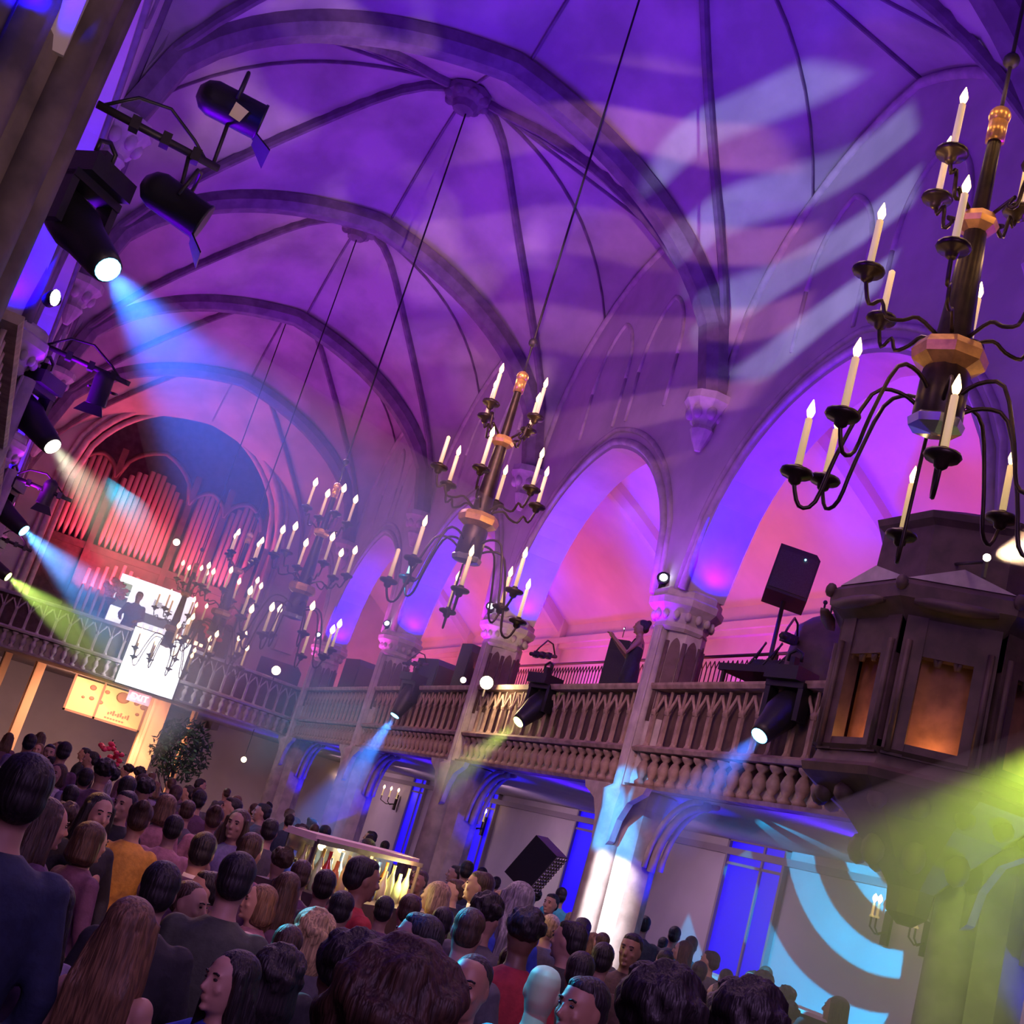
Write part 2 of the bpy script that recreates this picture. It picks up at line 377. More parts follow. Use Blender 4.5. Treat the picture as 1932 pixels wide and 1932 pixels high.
for side, X0 in ((1, NW), (-1, NE)):
    for cyc in YM[1:]:
        mb = MB()
        arch_ring(cyc, X0-.0*side, 2.42, 2.56, 5.6, 0, .06, mb); arch_ring(cyc, X0, 2.56, 2.75, 5.6, 0, .045, mb)
        arch_ring(cyc, X0, 2.74, 3.42, ZS, 0, .07, mb, Rr=1.3)
        # pointed clerestory tracery set in the lunette
        arch_ring(cyc-.75, X0, .55, 1.1, ZS+1.15, 0, .04, mb, Rr=1.4); arch_ring(cyc+.75, X0, .55, 1.1, ZS+1.15, 0, .04, mb, Rr=1.4)
        for yy in (-1.3, -.2, .2, 1.3): mb.tube([(X0, cyc+yy, ZS+.35), (X0, cyc+yy, ZS+1.2)], .035, 6)
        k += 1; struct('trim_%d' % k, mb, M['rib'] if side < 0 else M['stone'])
# corbels at the springing of the vault
wn = {1: 'right', -1: 'left'}
ords = ['', 'nearest', 'second', 'third', 'fourth', 'farthest']
for side in (1, -1):
    for i, y in enumerate(YC[1:6]):
        mb = MB(); X = NW+.02 if side > 0 else NE-.02
        mb.lathe([(.04, -.62), (.10, -.5), (.16, -.36), (.13, -.3), (.26, -.08), (.32, 0), (.32, .1), (.2, .14)], 10, Matrix.Translation((X-.12*side, y, ZS-.05)), smooth=False)
        for a in range(7): mb.ball((X-.12*side+.2*math.cos(a*.9), y+.2*math.sin(a*.9), ZS-.2), .07, .07, .1, 8, 6)
        tag(mb.build('corbel', M['stone']), 'carved stone corbel carrying vault ribs on %s wall, %s to the camera' % (wn[side], ords[i+1] if i else 'nearest'), 'corbel', 'vault corbels on the %s wall' % wn[side])
# ---------------------------------------------------------------- piers
def pier(side, y, lab):
    X = XR if side > 0 else XL; s = side
    t = thing('arcade_pier', lab, 'column', (X, y, 0), 0, 'piers of the %s arcade' % wn[side])
    def at(dx): return Matrix.Translation((dx*s, 0, 0))
    o8 = PI/8
    MB().lathe([(.5, 0), (.5, .25), (.44, .3), (.44, .5), (.40, .56)], 8, at(.12), False, o8).build('plinth', M['stone'], t)
    m = MB().lathe([(.33, .5), (.33, 3.0), (.35, 3.05), (.42, 3.2)], 8, at(.14), False, o8)
    m.lathe([(.30, 3.2), (.28, 5.2)], 8, at(.12), False, o8)
    m.build('shaft', M['stone'], t)
    m = MB().lathe([(.20, .4), (.17, 2.9), (.21, 3.12), (.1, 3.2), (.088, 5.15)], 12, at(-.19 if s > 0 else -.3))
    for dy in (-.075, .075): m.tube([(-.25*s, dy, .5), (-.25*s, dy, 5.15)], .018, 6)
    m.build('front_shaft', M['stone'], t)
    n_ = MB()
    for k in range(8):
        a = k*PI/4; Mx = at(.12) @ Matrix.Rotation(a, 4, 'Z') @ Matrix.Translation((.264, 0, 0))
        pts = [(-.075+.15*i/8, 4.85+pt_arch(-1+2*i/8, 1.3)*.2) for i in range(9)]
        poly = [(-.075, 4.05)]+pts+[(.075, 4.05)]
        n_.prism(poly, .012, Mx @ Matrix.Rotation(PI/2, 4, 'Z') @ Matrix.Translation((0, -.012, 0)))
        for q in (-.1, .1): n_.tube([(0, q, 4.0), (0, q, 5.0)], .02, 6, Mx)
    n_.build('niche_panel', M['recess'], t, label='dark lancet panels painting niche shade on the upper shaft')
    c = MB().lathe([(.30, 5.12), (.34, 5.16), (.32, 5.22), (.38, 5.34), (.46, 5.42), (.47, 5.5), (.43, 5.53), (.43, 5.6), (.38, 5.64)], 8, at(.06), False, o8)
    for k in range(16): c.ball((.06*s+.36*math.cos(k*PI/8), .36*math.sin(k*PI/8), 5.3), .045, .045, .06, 6, 5)
    c.build('capital', M['stone'], t)
    b = MB()
    for sy in (-1, 1):          # brackets under the gallery
        pr = [(0, 3.2), (0, 2.5), (.06, 2.55), (.12, 2.8), (.26, 3.0), (.55, 3.12), (.6, 3.2)]
        b.prism([(p, z) for p, z in pr], .08, Matrix.Translation((-.25*s, .15*sy, 0)) @ Matrix.Rotation(PI/2*sy, 4, 'Z') @ Matrix.Translation((0, -.04, 0)))
    b.build('bracket', M['stone'], t)
    return t
RL = ['', 'grey clustered pier behind the carved pulpit on the right', 'grey clustered pier with white and cyan light on its foot', 'grey clustered pier behind the bright warm spotlight', 'grey clustered pier crossed by the blue beam, third from the far corner', 'grey clustered pier standing at the far right corner of the gallery']
def tall_pier():
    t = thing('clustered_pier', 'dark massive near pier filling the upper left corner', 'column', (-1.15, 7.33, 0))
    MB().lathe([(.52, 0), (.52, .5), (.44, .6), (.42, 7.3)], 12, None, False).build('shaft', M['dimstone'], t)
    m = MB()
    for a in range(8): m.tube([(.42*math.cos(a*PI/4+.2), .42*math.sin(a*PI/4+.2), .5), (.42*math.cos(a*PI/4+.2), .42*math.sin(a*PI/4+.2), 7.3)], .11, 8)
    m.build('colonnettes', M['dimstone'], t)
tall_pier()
for i, y in enumerate(YC[1:6]):
    pier(1, y, RL[i+1])
    if i: pier(-1, y, ['dark near pier filling the upper left corner', 'left arcade pier beside the white dot of a lamp', 'third pier of the left arcade, seen end on', 'fourth pier of the left arcade, seen end on', 'last pier of the left arcade by the far gallery'][i])
# ---------------------------------------------------------------- floors and galleries
struct('floor', MB().box(-6, 12, -3, 42, -.2, 0), M['floor'])

for side in (1, -1):
    s = side; a = XR-.05 if s > 0 else XL+.1; b = XO if s > 0 else -4.4
    mb = MB(); lo, hi = min(a, b), max(a, b)
    mb.box(lo, hi, 0, 37, 3.22, 3.42)
    k += 1; struct('trim_%d' % k, mb, M['aisle'])
    mb = MB()
    for x0, x1, z1 in ((.5, 1.5, 4.0), (1.5, 3.4, 4.4)):
        mb.box(*sorted((a+s*x0, a+s*x1)), 0, 37, 3.42, z1)
    k += 1; struct('trim_%d' % k, mb, M['floor'])
# right outer wall: ground windows, cornice, lean-to ceiling with transverse ribs
mb = MB(); mb.box(XO, XO+.3, 0, 37, 0, 3.3); mb.box(XO, XO+.3, 0, 37, 3.3, 8.2)
struct('wall_outer_right', mb, M['aisle'])
mb = MB(); mb.box(-4.7, -4.4, 0, 37, 0, 8.2); struct('wall_outer_left', mb, M['aisle'])
mb = MB()
for s, a, b in ((1, XR+.3, XO), (-1, XL-.4, -4.4)):
    n = 12
    for i in range(n):
        t0, t1 = i/n, (i+1)/n; z = lambda t: 8.9-1.9*t**1.4
        x0, x1 = a+(b-a)*t0, a+(b-a)*t1
        P = [(x0, 0, z(t0)), (x1, 0, z(t1)), (x1, 37, z(t1)), (x0, 37, z(t0)), (x0, 0, z(t0)+.15), (x1, 0, z(t1)+.15), (x1, 37, z(t1)+.15), (x0, 37, z(t0)+.15)]
        mb.add(P, [(0, 3, 2, 1), (4, 5, 6, 7), (0, 1, 5, 4), (2, 3, 7, 6)])
struct('ceiling', mb, M['aisle'])
for y in YC[1:6]:
    mb = MB()
    pts = [(XR+.3+(XO-XR-.3)*i/12, y, 8.9-1.9*(i/12)**1.4) for i in range(13)]
    sweep_rib(mb, pts, .3, .3, (0, 1, 0)); mb.box(XO-.14, XO, y-.2, y+.2, 4.4, 7.2)
    k += 1; struct('trim_%d' % k, mb, M['aisle'])
mb = MB(); mb.box(XO-.16, XO, 0, 37, 6.55, 6.68); mb.box(XO-.1, XO, 0, 37, 6.45, 6.55)
k += 1; struct('trim_%d' % k, mb, M['aisle'])
mb = MB(); mb.box(XO-.06, XO, 0, 37, 1.0, 1.06); mb.box(XO-.1, XO, 0, 37, 3.0, 3.1)
k += 1; struct('trim_%d' % k, mb, M['frame'])
for n_, (y0, y1) in enumerate(((14.4, 15.85), (19.5, 20.85), (24.6, 25.6), (29.2, 30.2))):
    w_ = thing('window_%d' % (n_+1), ['tall blue lit window beside the cyan swirl of light', 'tall blue lit window left of the pier washed cyan', 'narrow blue lit window behind the wall candles', 'farthest blue lit window of the ground floor aisle'][n_], 'window', (XO, y0, 0)); w_['kind'] = 'structure'; del w_['category']
    L = y1-y0
    MB().box(-.03, -.01, .05, L-.05, .45, 3.2).build('pane', M['winblue'], w_)
    f = MB(); f.box(-.08, 0, 0, .05, .4, 3.25); f.box(-.08, 0, L-.05, L, .4, 3.25); f.box(-.08, 0, 0, L, 3.2, 3.25); f.box(-.08, 0, 0, L, .4, .46)
    f.box(-.06, -.03, L*.38-.02, L*.38+.02, .46, 3.2); f.box(-.06, -.03, .05, L-.05, 2.86, 2.9); f.box(-.06, -.03, .05, L-.05, 1.2, 1.24)
    f.build('window_frame', M['frame'], w_)
# low arches of the ground aisle springing from the piers
for i, y in enumerate(YC[1:6]):
    mb = MB()
    for X in (7.45,):
        for sgn in (-1, 1):
            pts = [(X, y+sgn*(.36+.85*(1-math.cos(PI/2*t/10))), 2.35+.82*math.sin(PI/2*t/10)) for t in range(11)]
            mb.tube(pts, .05, 6); mb.tube([(p[0]+.12, p[1], p[2]+.03) for p in pts], .035, 6); mb.tube([(p[0]-.1, p[1], p[2]+.03) for p in pts], .035, 6)
    k += 1; struct('trim_%d' % k, mb, M['stone'])
# gallery fronts
def baluster_mesh():
    mb = MB(); mb.box(-.02, .02, -.028, .028, 3.68, 4.12); mb.lathe([(.04, 3.66), (.05, 3.7), (.025, 3.76)], 8, smooth=False)
    for sg in (-1, 1):
        mb.tube([(0, sg*.02, 4.1), (0, sg*.07, 4.2), (0, sg*.115, 4.26), (0, sg*.145, 4.32)], .02, 5)
    mb.lathe([(.035, 4.08), (.045, 4.12), (.02, 4.16)], 8, smooth=False); mb.box(-.012, .012, -.012, .012, 4.14, 4.36)
    return mb.mesh('baluster')
def tear_mesh():
    mb = MB(); mb.lathe([(.06, 3.24), (.07, 3.28), (.03, 3.32), (.06, 3.38), (.075, 3.43), (.05, 3.5), (.03, 3.53), (.07, 3.57), (.075, 3.6)], 8)
    return mb.mesh('frieze_baluster')
BM, TM = baluster_mesh(), tear_mesh()
def gallery_front(label, path, mtl, grp, maxn=90):
    """path: list of (x, y); outward normal = left of travel"""
    t = thing('gallery_balcony', label, 'balcony', (path[0][0], path[0][1], 0))
    O = Vector((path[0][0], path[0][1], 0))
    P = [Vector((x, y, 0))-O for x, y in path]
    def strip(prof):        # prof: (outward, z) closed polygon swept along path
        vs = []; fs = []; n = len(prof)
        for i, p in enumerate(P):
            tg = (P[min(i+1, len(P)-1)]-P[max(i-1, 0)]).normalized(); nr = Vector((-tg.y, tg.x, 0))
            vs += [tuple(p+nr*a+Vector((0, 0, z))) for a, z in prof]
        for i in range(len(P)-1):
            for q in range(n): fs.append((i*n+q, i*n+(q+1) % n, (i+1)*n+(q+1) % n, (i+1)*n+q))
        fs.append(tuple(reversed(range(n)))); fs.append(tuple(range(len(vs)-n, len(vs))))
        return MB().add(vs, fs)
    strip([(-.1, 4.38), (.1, 4.38), (.12, 4.42), (.12, 4.45), (-.12, 4.45)]).build('handrail', mtl, t)
    strip([(-.02, 3.62), (.14, 3.62), (.16, 3.66), (.1, 3.7), (-.02, 3.7)]).build('string_course', mtl, t)
    strip([(-.06, 3.2), (.12, 3.2), (.14, 3.24), (.02, 3.26), (-.06, 3.26)]).build('bottom_moulding', mtl, t)
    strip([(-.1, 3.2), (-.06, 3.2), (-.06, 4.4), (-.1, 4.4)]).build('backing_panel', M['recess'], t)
    L = 0; segs = []
    for a, b in zip(P, P[1:]): segs.append((L, a, b)); L += (b-a).length
    for mesh, nm, off in ((BM, 'baluster', .03), (TM, 'frieze_baluster', .05)):
        n = min(int(L/(.3 if nm == 'baluster' else .23)), maxn+8)
        for i in range(n):
            d = L*(i+.5)/n
            for l0, a, b in segs:
                if l0 <= d <= l0+(b-a).length+1e-6: break
            tg = (b-a).normalized(); nr = Vector((-tg.y, tg.x, 0)); p = a+tg*(d-l0)+nr*off
            o = link(nm, mesh, mtl, t, loc=p); o.rotation_euler = (0, 0, math.atan2(tg.y, tg.x)-PI/2)
    return t
gallery_front('carved brown gallery front of lancet balusters running along the right arcade', [(7.12, 8.3), (7.12, 30.0)], M['brown'], '')
def bow(x): return 30.3-1.2*(1-((x-3.1)/4.2)**2)
gallery_front('bowed pale gallery front across the far end below the organ', list(reversed([(7.2-.4*i, bow(7.2-.4*i)) for i in range(21)])), M['stone'], '', 60) if False else gallery_front('bowed pale gallery front across the far end below the organ', [(7.2-.4*i, bow(7.2-.4*i)) for i in range(21)], M['stone'], '', 60)
gallery_front('left gallery front seen edge on behind the left piers', [(XL+.25, 30.0), (XL+.25, 8.3)], M['brown'], '')
# far gallery floor and far walls
mb = MB()
P = [(7.2-.4*i, bow(7.2-.4*i)+.05) for i in range(21)]
vs = [(x, y, 3.2) for x, y in P]+[(x, 37, 3.2) for x, y in P]+[(x, y, 3.6) for x, y in P]+[(x, 37, 3.6) for x, y in P]; n = 21
fs = [(i, i+1, n+i+1, n+i) for i in range(20)]+[(2*n+i, 3*n+i, 3*n+i+1, 2*n+i+1) for i in range(20)]+[(i, 2*n+i, 2*n+i+1, i+1) for i in range(20)]
k += 1; struct('trim_%d' % k, mb.add(vs, fs), M['stone'])
# end wall with pointed chancel arch
mb = MB(); vs = []; fs = []; n = 48; prev = None
for j in range(n+1):
    x = -4.7+15.7*j/n; v = (x-3.1)/3.05
    zb = 3.3 if abs(v) >= 1 else 8.3+pt_arch(v, 1.3)*3.3
    b = len(vs); vs += [(x, 34.9, zb), (x, 34.9, 12.8), (x, 35.5, 12.8), (x, 35.5, zb)]
    if prev is not None:
        for i in range(4): fs.append((prev+i, b+i, b+(i+1) % 4, prev+(i+1) % 4))
    prev = b
struct('wall_far', mb.add(vs, fs), M['wall'])
mb = MB()
for hw, rs, rr, yy in ((3.05, 3.3, .1, 34.88), (3.25, 3.5, .06, 34.86), (2.85, 3.1, .08, 35.1)):
    mb.tube([(3.1+hw*(-1+2*i/30), yy, 8.3+pt_arch(-1+2*i/30, 1.3)*rs) for i in range(31)], rr, 6)
    for sg in (-1, 1): mb.tube([(3.1+hw*sg, yy, 3.4), (3.1+hw*sg, yy, 8.3)], rr, 6)
k += 1; struct('trim_%d' % k, mb, M['stone'])
mb = MB(); mb.box(-1, 7.2, 38.4, 38.7, 0, 12.8); mb.box(-.2, 0, 35.4, 38.5, 3, 12.8); mb.box(6.2, 6.4, 35.4, 38.5, 3, 12.8); mb.box(-1, 7.2, 35.4, 38.7, 12.4, 12.6)
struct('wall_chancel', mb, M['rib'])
struct('wall_back', MB().box(-4.7, 11, 36.4, 36.6, 0, 3.2), M['aisle'])
# organ
org = thing('pipe_organ', 'large pipe organ with red lit pipes inside the far pointed arch', 'organ', (3.1, 36.2, 3.6))
MB().box(-2.9, 2.9, 0, 1.2, 0, 3.2).build('case', M['dark'], org)
c_ = MB(); c_.box(-2.95, 2.95, -.1, 0, 3.1, 3.3)
for x in (-2.9, -1.75, .45, 1.5, 2.75): c_.box(x-.09, x+.09, -.12, .1, 0, 6.2)
c_.build('case_post', M['dark'], org)
for x0, x1 in ((-2.8, -1.75), (-1.75, .45), (.45, 1.5), (1.5, 2.7)):
    w2 = (x1-x0)/2; xm = (x0+x1)/2
    m_ = MB(); m_.tube([(xm+w2*(-1+2*i/12), -.05, 5.3+pt_arch(-1+2*i/12, 1.4)*w2*1.1) for i in range(13)], .08, 6)
    m_.build('case_arch', M['dark'], org)
def pipe_mesh(r, h): return MB().lathe([(.03, 0), (r, .35), (r, h), (r*.8, h+.01)], 10).mesh('organ_pipe')
PMs = [pipe_mesh(.075, 2.1+.16*i) for i in range(5)]
x = -2.68; i = 0
while x < 2.7:
    if min(abs(x-q) for q in (-1.75, .45, 1.5)) > .1:
        g = abs((x+.65)/1.1) if -1.75 < x < .45 else abs(x-(-2.2 if x < 0 else (.97 if x < 1.5 else 2.1)))*1.5
        link('organ_pipe', PMs[int(min(4, max(0, 4-4*min(g, 1))))], M['pipe'], org, loc=(x, .05, 3.3))
    x += .17; i += 1
for i in range(9): link('organ_pipe', pipe_mesh(.05, 1.3+.1*(4-abs(i-4))), M['pipe'], org, loc=(-1.5+.22*i, -.25, 1.3), label='small dark front pipe')
# ---------------------------------------------------------------- chandeliers
def arm_mesh(r, zpan, z0, drop):
    pts = [(.09, 0, z0), (.2, 0, z0+.06), (.34*r/.62, 0, z0+.02), (r*.72, 0, (z0+zpan)/2-.1), (r*.80, 0, zpan-drop), (r*.92, 0, zpan-drop-.04), (r*1.0, 0, zpan-drop*.4), (r, 0, zpan)]
    q = [Vector(p) for p in pts]; out = []
    for i in range(len(q)-1):
        p0 = q[max(i-1, 0)]; p1 = q[i]; p2 = q[i+1]; p3 = q[min(i+2, len(q)-1)]
        for t in (0, .33, .66): out.append(.5*((2*p1)+(p2-p0)*t+(2*p0-5*p1+4*p2-p3)*t*t+(3*p1-p0-3*p2+p3)*t**3))
    out.append(q[-1]); return MB().tube(out, .011, 6).mesh('arm')
PANM = MB().lathe([(.012, -.06), (.03, -.045), (.035, -.02), (.075, -.01), (.085, .005), (.08, .02), (.03, .015), (.026, .045)], 14).mesh('drip_pan')
CANM = MB().lathe([(.019, .03), (.018, .3), (.008, .31)], 10).mesh('candle')
FLM = MB().lathe([(.004, .30), (.016, .32), (.022, .345), (.014, .375), (.002, .41)], 10).mesh('flame')
FLM2 = MB().lathe([(.004, .30), (.026, .325), (.036, .355), (.024, .39), (.002, .43)], 10).mesh('flame')
TIERS = [(.30, 1.42, 4, 1.22, .06, 1), (.50, .72, 6, .50, .13, 0), (.64, -.22, 8, .16, .12, 0)]
ARMS = [arm_mesh(r, zp, z0, d) for r, zp, n, z0, d, _ in TIERS] + [arm_mesh(.6, -.38, .10, .12)]
UNLIT = [3, 8, 13]
def chandelier(label, loc, rz, flame, ceil, unlit=(), fm=None):
    t = thing('chandelier', label, 'chandelier', loc, rz, 'tiered candle chandeliers hung along the nave')
    MB().lathe([(.10, .02), (.125, .05), (.12, .3), (.10, .34), (.095, .42), (.055, 1.15), (.045, 1.2), (.035, 1.7), (.03, 1.76)], 12).build('stem', M['bronze'], t)
    for pr_ in ([(.11, .32), (.18, .36), (.19, .41), (.17, .45), (.08, .47)], [(.06, 1.12), (.10, 1.15), (.11, 1.18), (.09, 1.22), (.05, 1.23)]):
        MB().lathe(pr_, 8, smooth=False).build('gilt_collar', M['gold'], t, label='gilded eight sided collar')
    MB().lathe([(.02, -.02), (.13, 0), (.14, .04), (.11, .07)], 8, smooth=False).build('base_cap', M['chrome'], t, label='pale grey cap under the stem')
    MB().ball((0, 0, 1.84), .058).lathe([(.05, 1.68), (.05, 1.8)], 10).build('ball_finial', M['gold'], t, label='copper ball on top of the stem')
    MB().tube([(0, 0, 1.88), (0, 0, 2.2), (0, 0, ceil-loc[2])], .012, 6).ball((0, 0, 2.2), .045).build('hanging_rod', M['iron'], t)
    idx = 0
    for ti, (r, zp, n, z0, d, _) in enumerate(TIERS):
        for i in range(n):
            a = 2*PI*(i+.5*(ti % 2))/n; low = ti == 2 and i % 2
            rr, zz = (.6, -.38) if low else (r, zp)
            link('arm', ARMS[3 if low else ti], M['bronze'], t, rot=(0, 0, a))
            p = (rr*math.cos(a), rr*math.sin(a), zz)
            link('drip_pan', PANM, M['bronze'], t, loc=p)
            cd_ = link('candle', CANM, M['candle'], t, loc=p)
            if idx not in unlit: link('flame', fm or FLM, flame, cd_)
            idx += 1
    return t
CH_ = [((3.68, 4.57, 4.62), 11.9), ((3.42, 10.1, 4.40), 12.2), ((3.25, 15.6, 4.13), 12.2), ((3.22, 21.1, 4.12), 12.2), ((3.2, 26.6, 4.1), 12.2)]
chandelier('large near chandelier with long cream candles at the upper right', CH_[0][0], .2, M['flame'], CH_[0][1], (5, 9))
chandelier('chandelier in the middle of the photo before the lit pointed arches', CH_[1][0], .5, M['flame'], CH_[1][1], (6, 12, 13))
chandelier('third chandelier from the camera, left of the middle one', CH_[2][0], .1, M['flame2'], CH_[2][1], (11,), FLM2)
chandelier('fourth chandelier, small and far, before the organ arch', CH_[3][0], .7, M['flame2'], CH_[3][1], fm=FLM2)
chandelier('farthest and smallest chandelier, above the bright white screen', CH_[4][0], .3, M['flame2'], CH_[4][1], fm=FLM2)
# ---------------------------------------------------------------- stage lamps
def basis(d):
    return Vector(d).normalized().to_track_quat('Z', 'Y').to_matrix().to_4x4()
def moving_head(label, lens, target, lensmat, grp, L=.56):
    lens = Vector(lens); d = (Vector(target)-lens).normalized()
    piv = lens-d*L*.72; t = thing('moving_head_light', label, 'stage light', tuple(piv+Vector((0, 0, .42))), 0, grp)
    I = Matrix.Translation(-(Vector(t.location)))
    B = Matrix.Translation(piv) @ basis(d)
    MB().lathe([(.10, -L*.42), (.15, -L*.36), (.165, -.1), (.17, .05), (.14, .18), (.115, L*.6), (.10, L*.72)], 14, I @ B).build('head', M['black'], t)
    MB().lathe([(.085, L*.72), (.085, L*.735), (.02, L*.75)], 16, I @ B).build('lens', lensmat, t, label='glowing lens')
    h = Vector((d.x, d.y, 0)); h = h.normalized() if h.length > .1 else Vector((0, 1, 0)); sd = Vector((-h.y, h.x, 0))
    R_ = Matrix.Translation(-Vector(t.location)+piv) @ Matrix(((sd.x, h.x, 0, 0), (sd.y, h.y, 0, 0), (0, 0, 1, 0), (0, 0, 0, 1)))
    y_ = MB()
    for sg in (-1, 1): y_.box(sg*.2-.03, sg*.2+.03, -.07, .07, -.08, .28, R_)
    y_.box(-.23, .23, -.08, .08, .24, .3, R_); y_.build('yoke', M['black'], t)
    MB().box(-.2, .2, -.17, .17, .3, .44, R_).build('base', M['black'], t)
    MB().box(-.03, .03, -.04, .04, .44, .56, R_).tube([R_ @ Vector(p) for p in ((-.08, 0, .52), (-.08, 0, .6), (0, 0, .64), (.08, 0, .6), (.08, 0, .52))], .018, 6).build('clamp', M['black'], t)
    return t
def haze_mat():
    m = bpy.data.materials.new('haze'); m.use_nodes = True; nt = m.node_tree; nt.nodes.remove(nt.nodes['Principled BSDF'])
    vsn = nt.nodes.new('ShaderNodeVolumeScatter'); vsn.inputs['Density'].default_value = 1; vsn.inputs['Color'].default_value = (1, 1, 1, 1)
    nt.links.new(vsn.outputs[0], nt.nodes['Material Output'].inputs['Volume']); return m, vsn
HZ = {}
def beam(lab, apex, target, half, col, power, dens, length, r0=.07, gobo=None):
    """haze lit by a real spot lamp: a cone of scattering air around the lamp's own cone of light"""
    apex = Vector(apex); d = (Vector(target)-apex).normalized(); B = Matrix.Translation(apex) @ basis(d)
    n = 20; r1 = r0+length*math.tan(R(half)); o0 = .03
    MBv = MB().lathe([(r0, o0), (r1, length)], n, basis(d), smooth=True)
    if dens not in HZ:
        m, v = haze_mat(); v.inputs['Density'].default_value = dens; HZ[dens] = m
    o = MBv.build('haze_beam', HZ[dens]); o.location = apex; tag(o, lab, 'light beam'); o['kind'] = 'stuff'
    back = r0/math.tan(R(half)); src = apex-d*min(back, .0)
    light('beam lamp', 'SPOT', apex+d*.06, col, power, apex+d*5, size=.06, spot=half*2.1, blend=.5, gobo=gobo)
LM = [((-.22, 7.9), (203, 508), 'big moving head light at upper left throwing the strong blue beam'), ((-.22, 12.85), (99, 842), 'moving head light with the pale beam, second down the left piers'),
      ((-.22, 18.37), (45, 1001), 'moving head light with a cyan lens, third down the left piers'), ((-.22, 23.9), (15, 1088), 'moving head light with a lime lens, lowest at the left edge')]
def px(p, X=None, Y=None, D=None):
    return onX(*p, X) if X is not None else (onY(*p, Y) if Y is not None else onD(*p, D))
LENS = [px(p, Y=y) for (x, y), p, _ in LM]
LT = [onY(440, 830, 6.9), onY(270, 1060, 12.0), onY(235, 1180, 17.6), onY(210, 1235, 23.2)]
LC = [(.10, .32, 1), (.9, .85, .6), (.08, .35, 1), (.6, .9, .15)]
for (xy, p, lab), ln, tg, mt in zip(LM, LENS, LT, ('beamblue', 'beamwht', 'beamblue', 'beamyel')):
    moving_head(lab, ln, tg, M[mt], 'moving head lights on the left piers', .72)
RLN = [px((1433, 1388), X=6.72), px((978, 1362), X=6.75), px((745, 1350), X=6.78)]
RT = [onY(1335, 1485, RLN[0].y-.15), onY(895, 1430, RLN[1].y-.15), onY(640, 1500, RLN[2].y-.15)]
RLAB = ['nearest moving head light on the right gallery front, blue beam', 'moving head light with the lime beam on the right gallery front', 'farthest moving head light on the right gallery, blue beam crossing a pier']
for ln, tg, mt, lab in zip(RLN, RT, ('beamblue', 'beamyel', 'beamblue'), RLAB):
    moving_head(lab, ln, tg, M[mt], 'moving head lights on the right gallery')
beam('long blue beam of light in haze from the upper left lamp', LENS[0], LT[0], 15, (.02, .13, 1), BP*.46, .35, 3.4, .06)
beam('pale grey beam of light in haze below the blue one', LENS[1], LT[1], 15, LC[1], BP*.10, .30, 3.0, .06)
beam('blue beam of light in haze aimed at the person at the decks', LENS[2], LT[2], 15, LC[2], BP*.40, .30, 3.6, .06)
beam('lime green beam of light in haze at the left edge', LENS[3], LT[3], 14, LC[3], BP*.30, .30, 4.2, .06)
beam('short blue beam of light in front of the carved gallery frieze', RLN[0], RT[0], 12, (.03, .18, 1), BP*.11, .45, 1.5, .05)
beam('short lime beam of light in front of the gallery frieze', RLN[1], RT[1], 10, (.7, .9, .12), BP*.10, .45, 1.5, .05)
beam('blue beam of light in haze crossing the far pier', RLN[2], RT[2], 12, (.04, .25, 1), BP*.40, .35, 3.2, .06)
ORD = ['first', 'second', 'third', 'fourth', 'fifth', 'sixth', 'seventh', 'eighth', 'ninth', 'tenth', 'eleventh', 'twelfth', 'thirteenth']
# rigging bars that carry the lamps
def bar(label, a, b, grp, extra=None):
    a = Vector(a); b = Vector(b); t = thing('rigging_bar', label, 'bar', tuple(a), 0, grp)
    MB().tube([(0, 0, 0), b-a], .028, 8).build('tube', M['iron'], t)
    d = (b-a)
    for f in (.3, .55, .8):
        p = d*f; MB().box(p.x-.03, p.x+.03, p.y-.04, p.y+.04, p.z-.045, p.z+.045).build('coupler', M['iron'], t)
    pts = [d*.05+Vector((0, 0, .02)), d*.25+Vector((0, 0, .18)), d*.5+Vector((0, 0, .22)), d*.75+Vector((0, 0, .1)), d*.9]
    MB().tube(pts, .012, 6).build('cable', M['black'], t)
LB = ['rigging bar with two can lamps at upper left', 'rigging bar over the pale beam lamp on the left', 'rigging bar over the cyan lamp on the left', 'rigging bar lowest at the left edge']
bar(LB[0], (XL+.3, 7.75, 5.78), onY(412, 318, 7.95), 'rigging bars on the left piers')
for i, (p, y) in enumerate((((245, 725), 12.85), ((135, 945), 18.37), ((60, 1040), 23.9))):
    e = onY(*p, y); bar(LB[i+1], (XL+.3, y, e.z+.05), e, 'rigging bars on the left piers')
RBL = ['rigging bar hanging the nearest right gallery lamp', 'rigging bar hanging the lime lamp of the right gallery', 'rigging bar hanging the farthest right gallery lamp']
for i, ln in enumerate(RLN): bar(RBL[i], (7.25, ln.y+.5, 4.95), (ln.x-.25, ln.y-.35, 4.72), 'rigging bars on the right gallery')
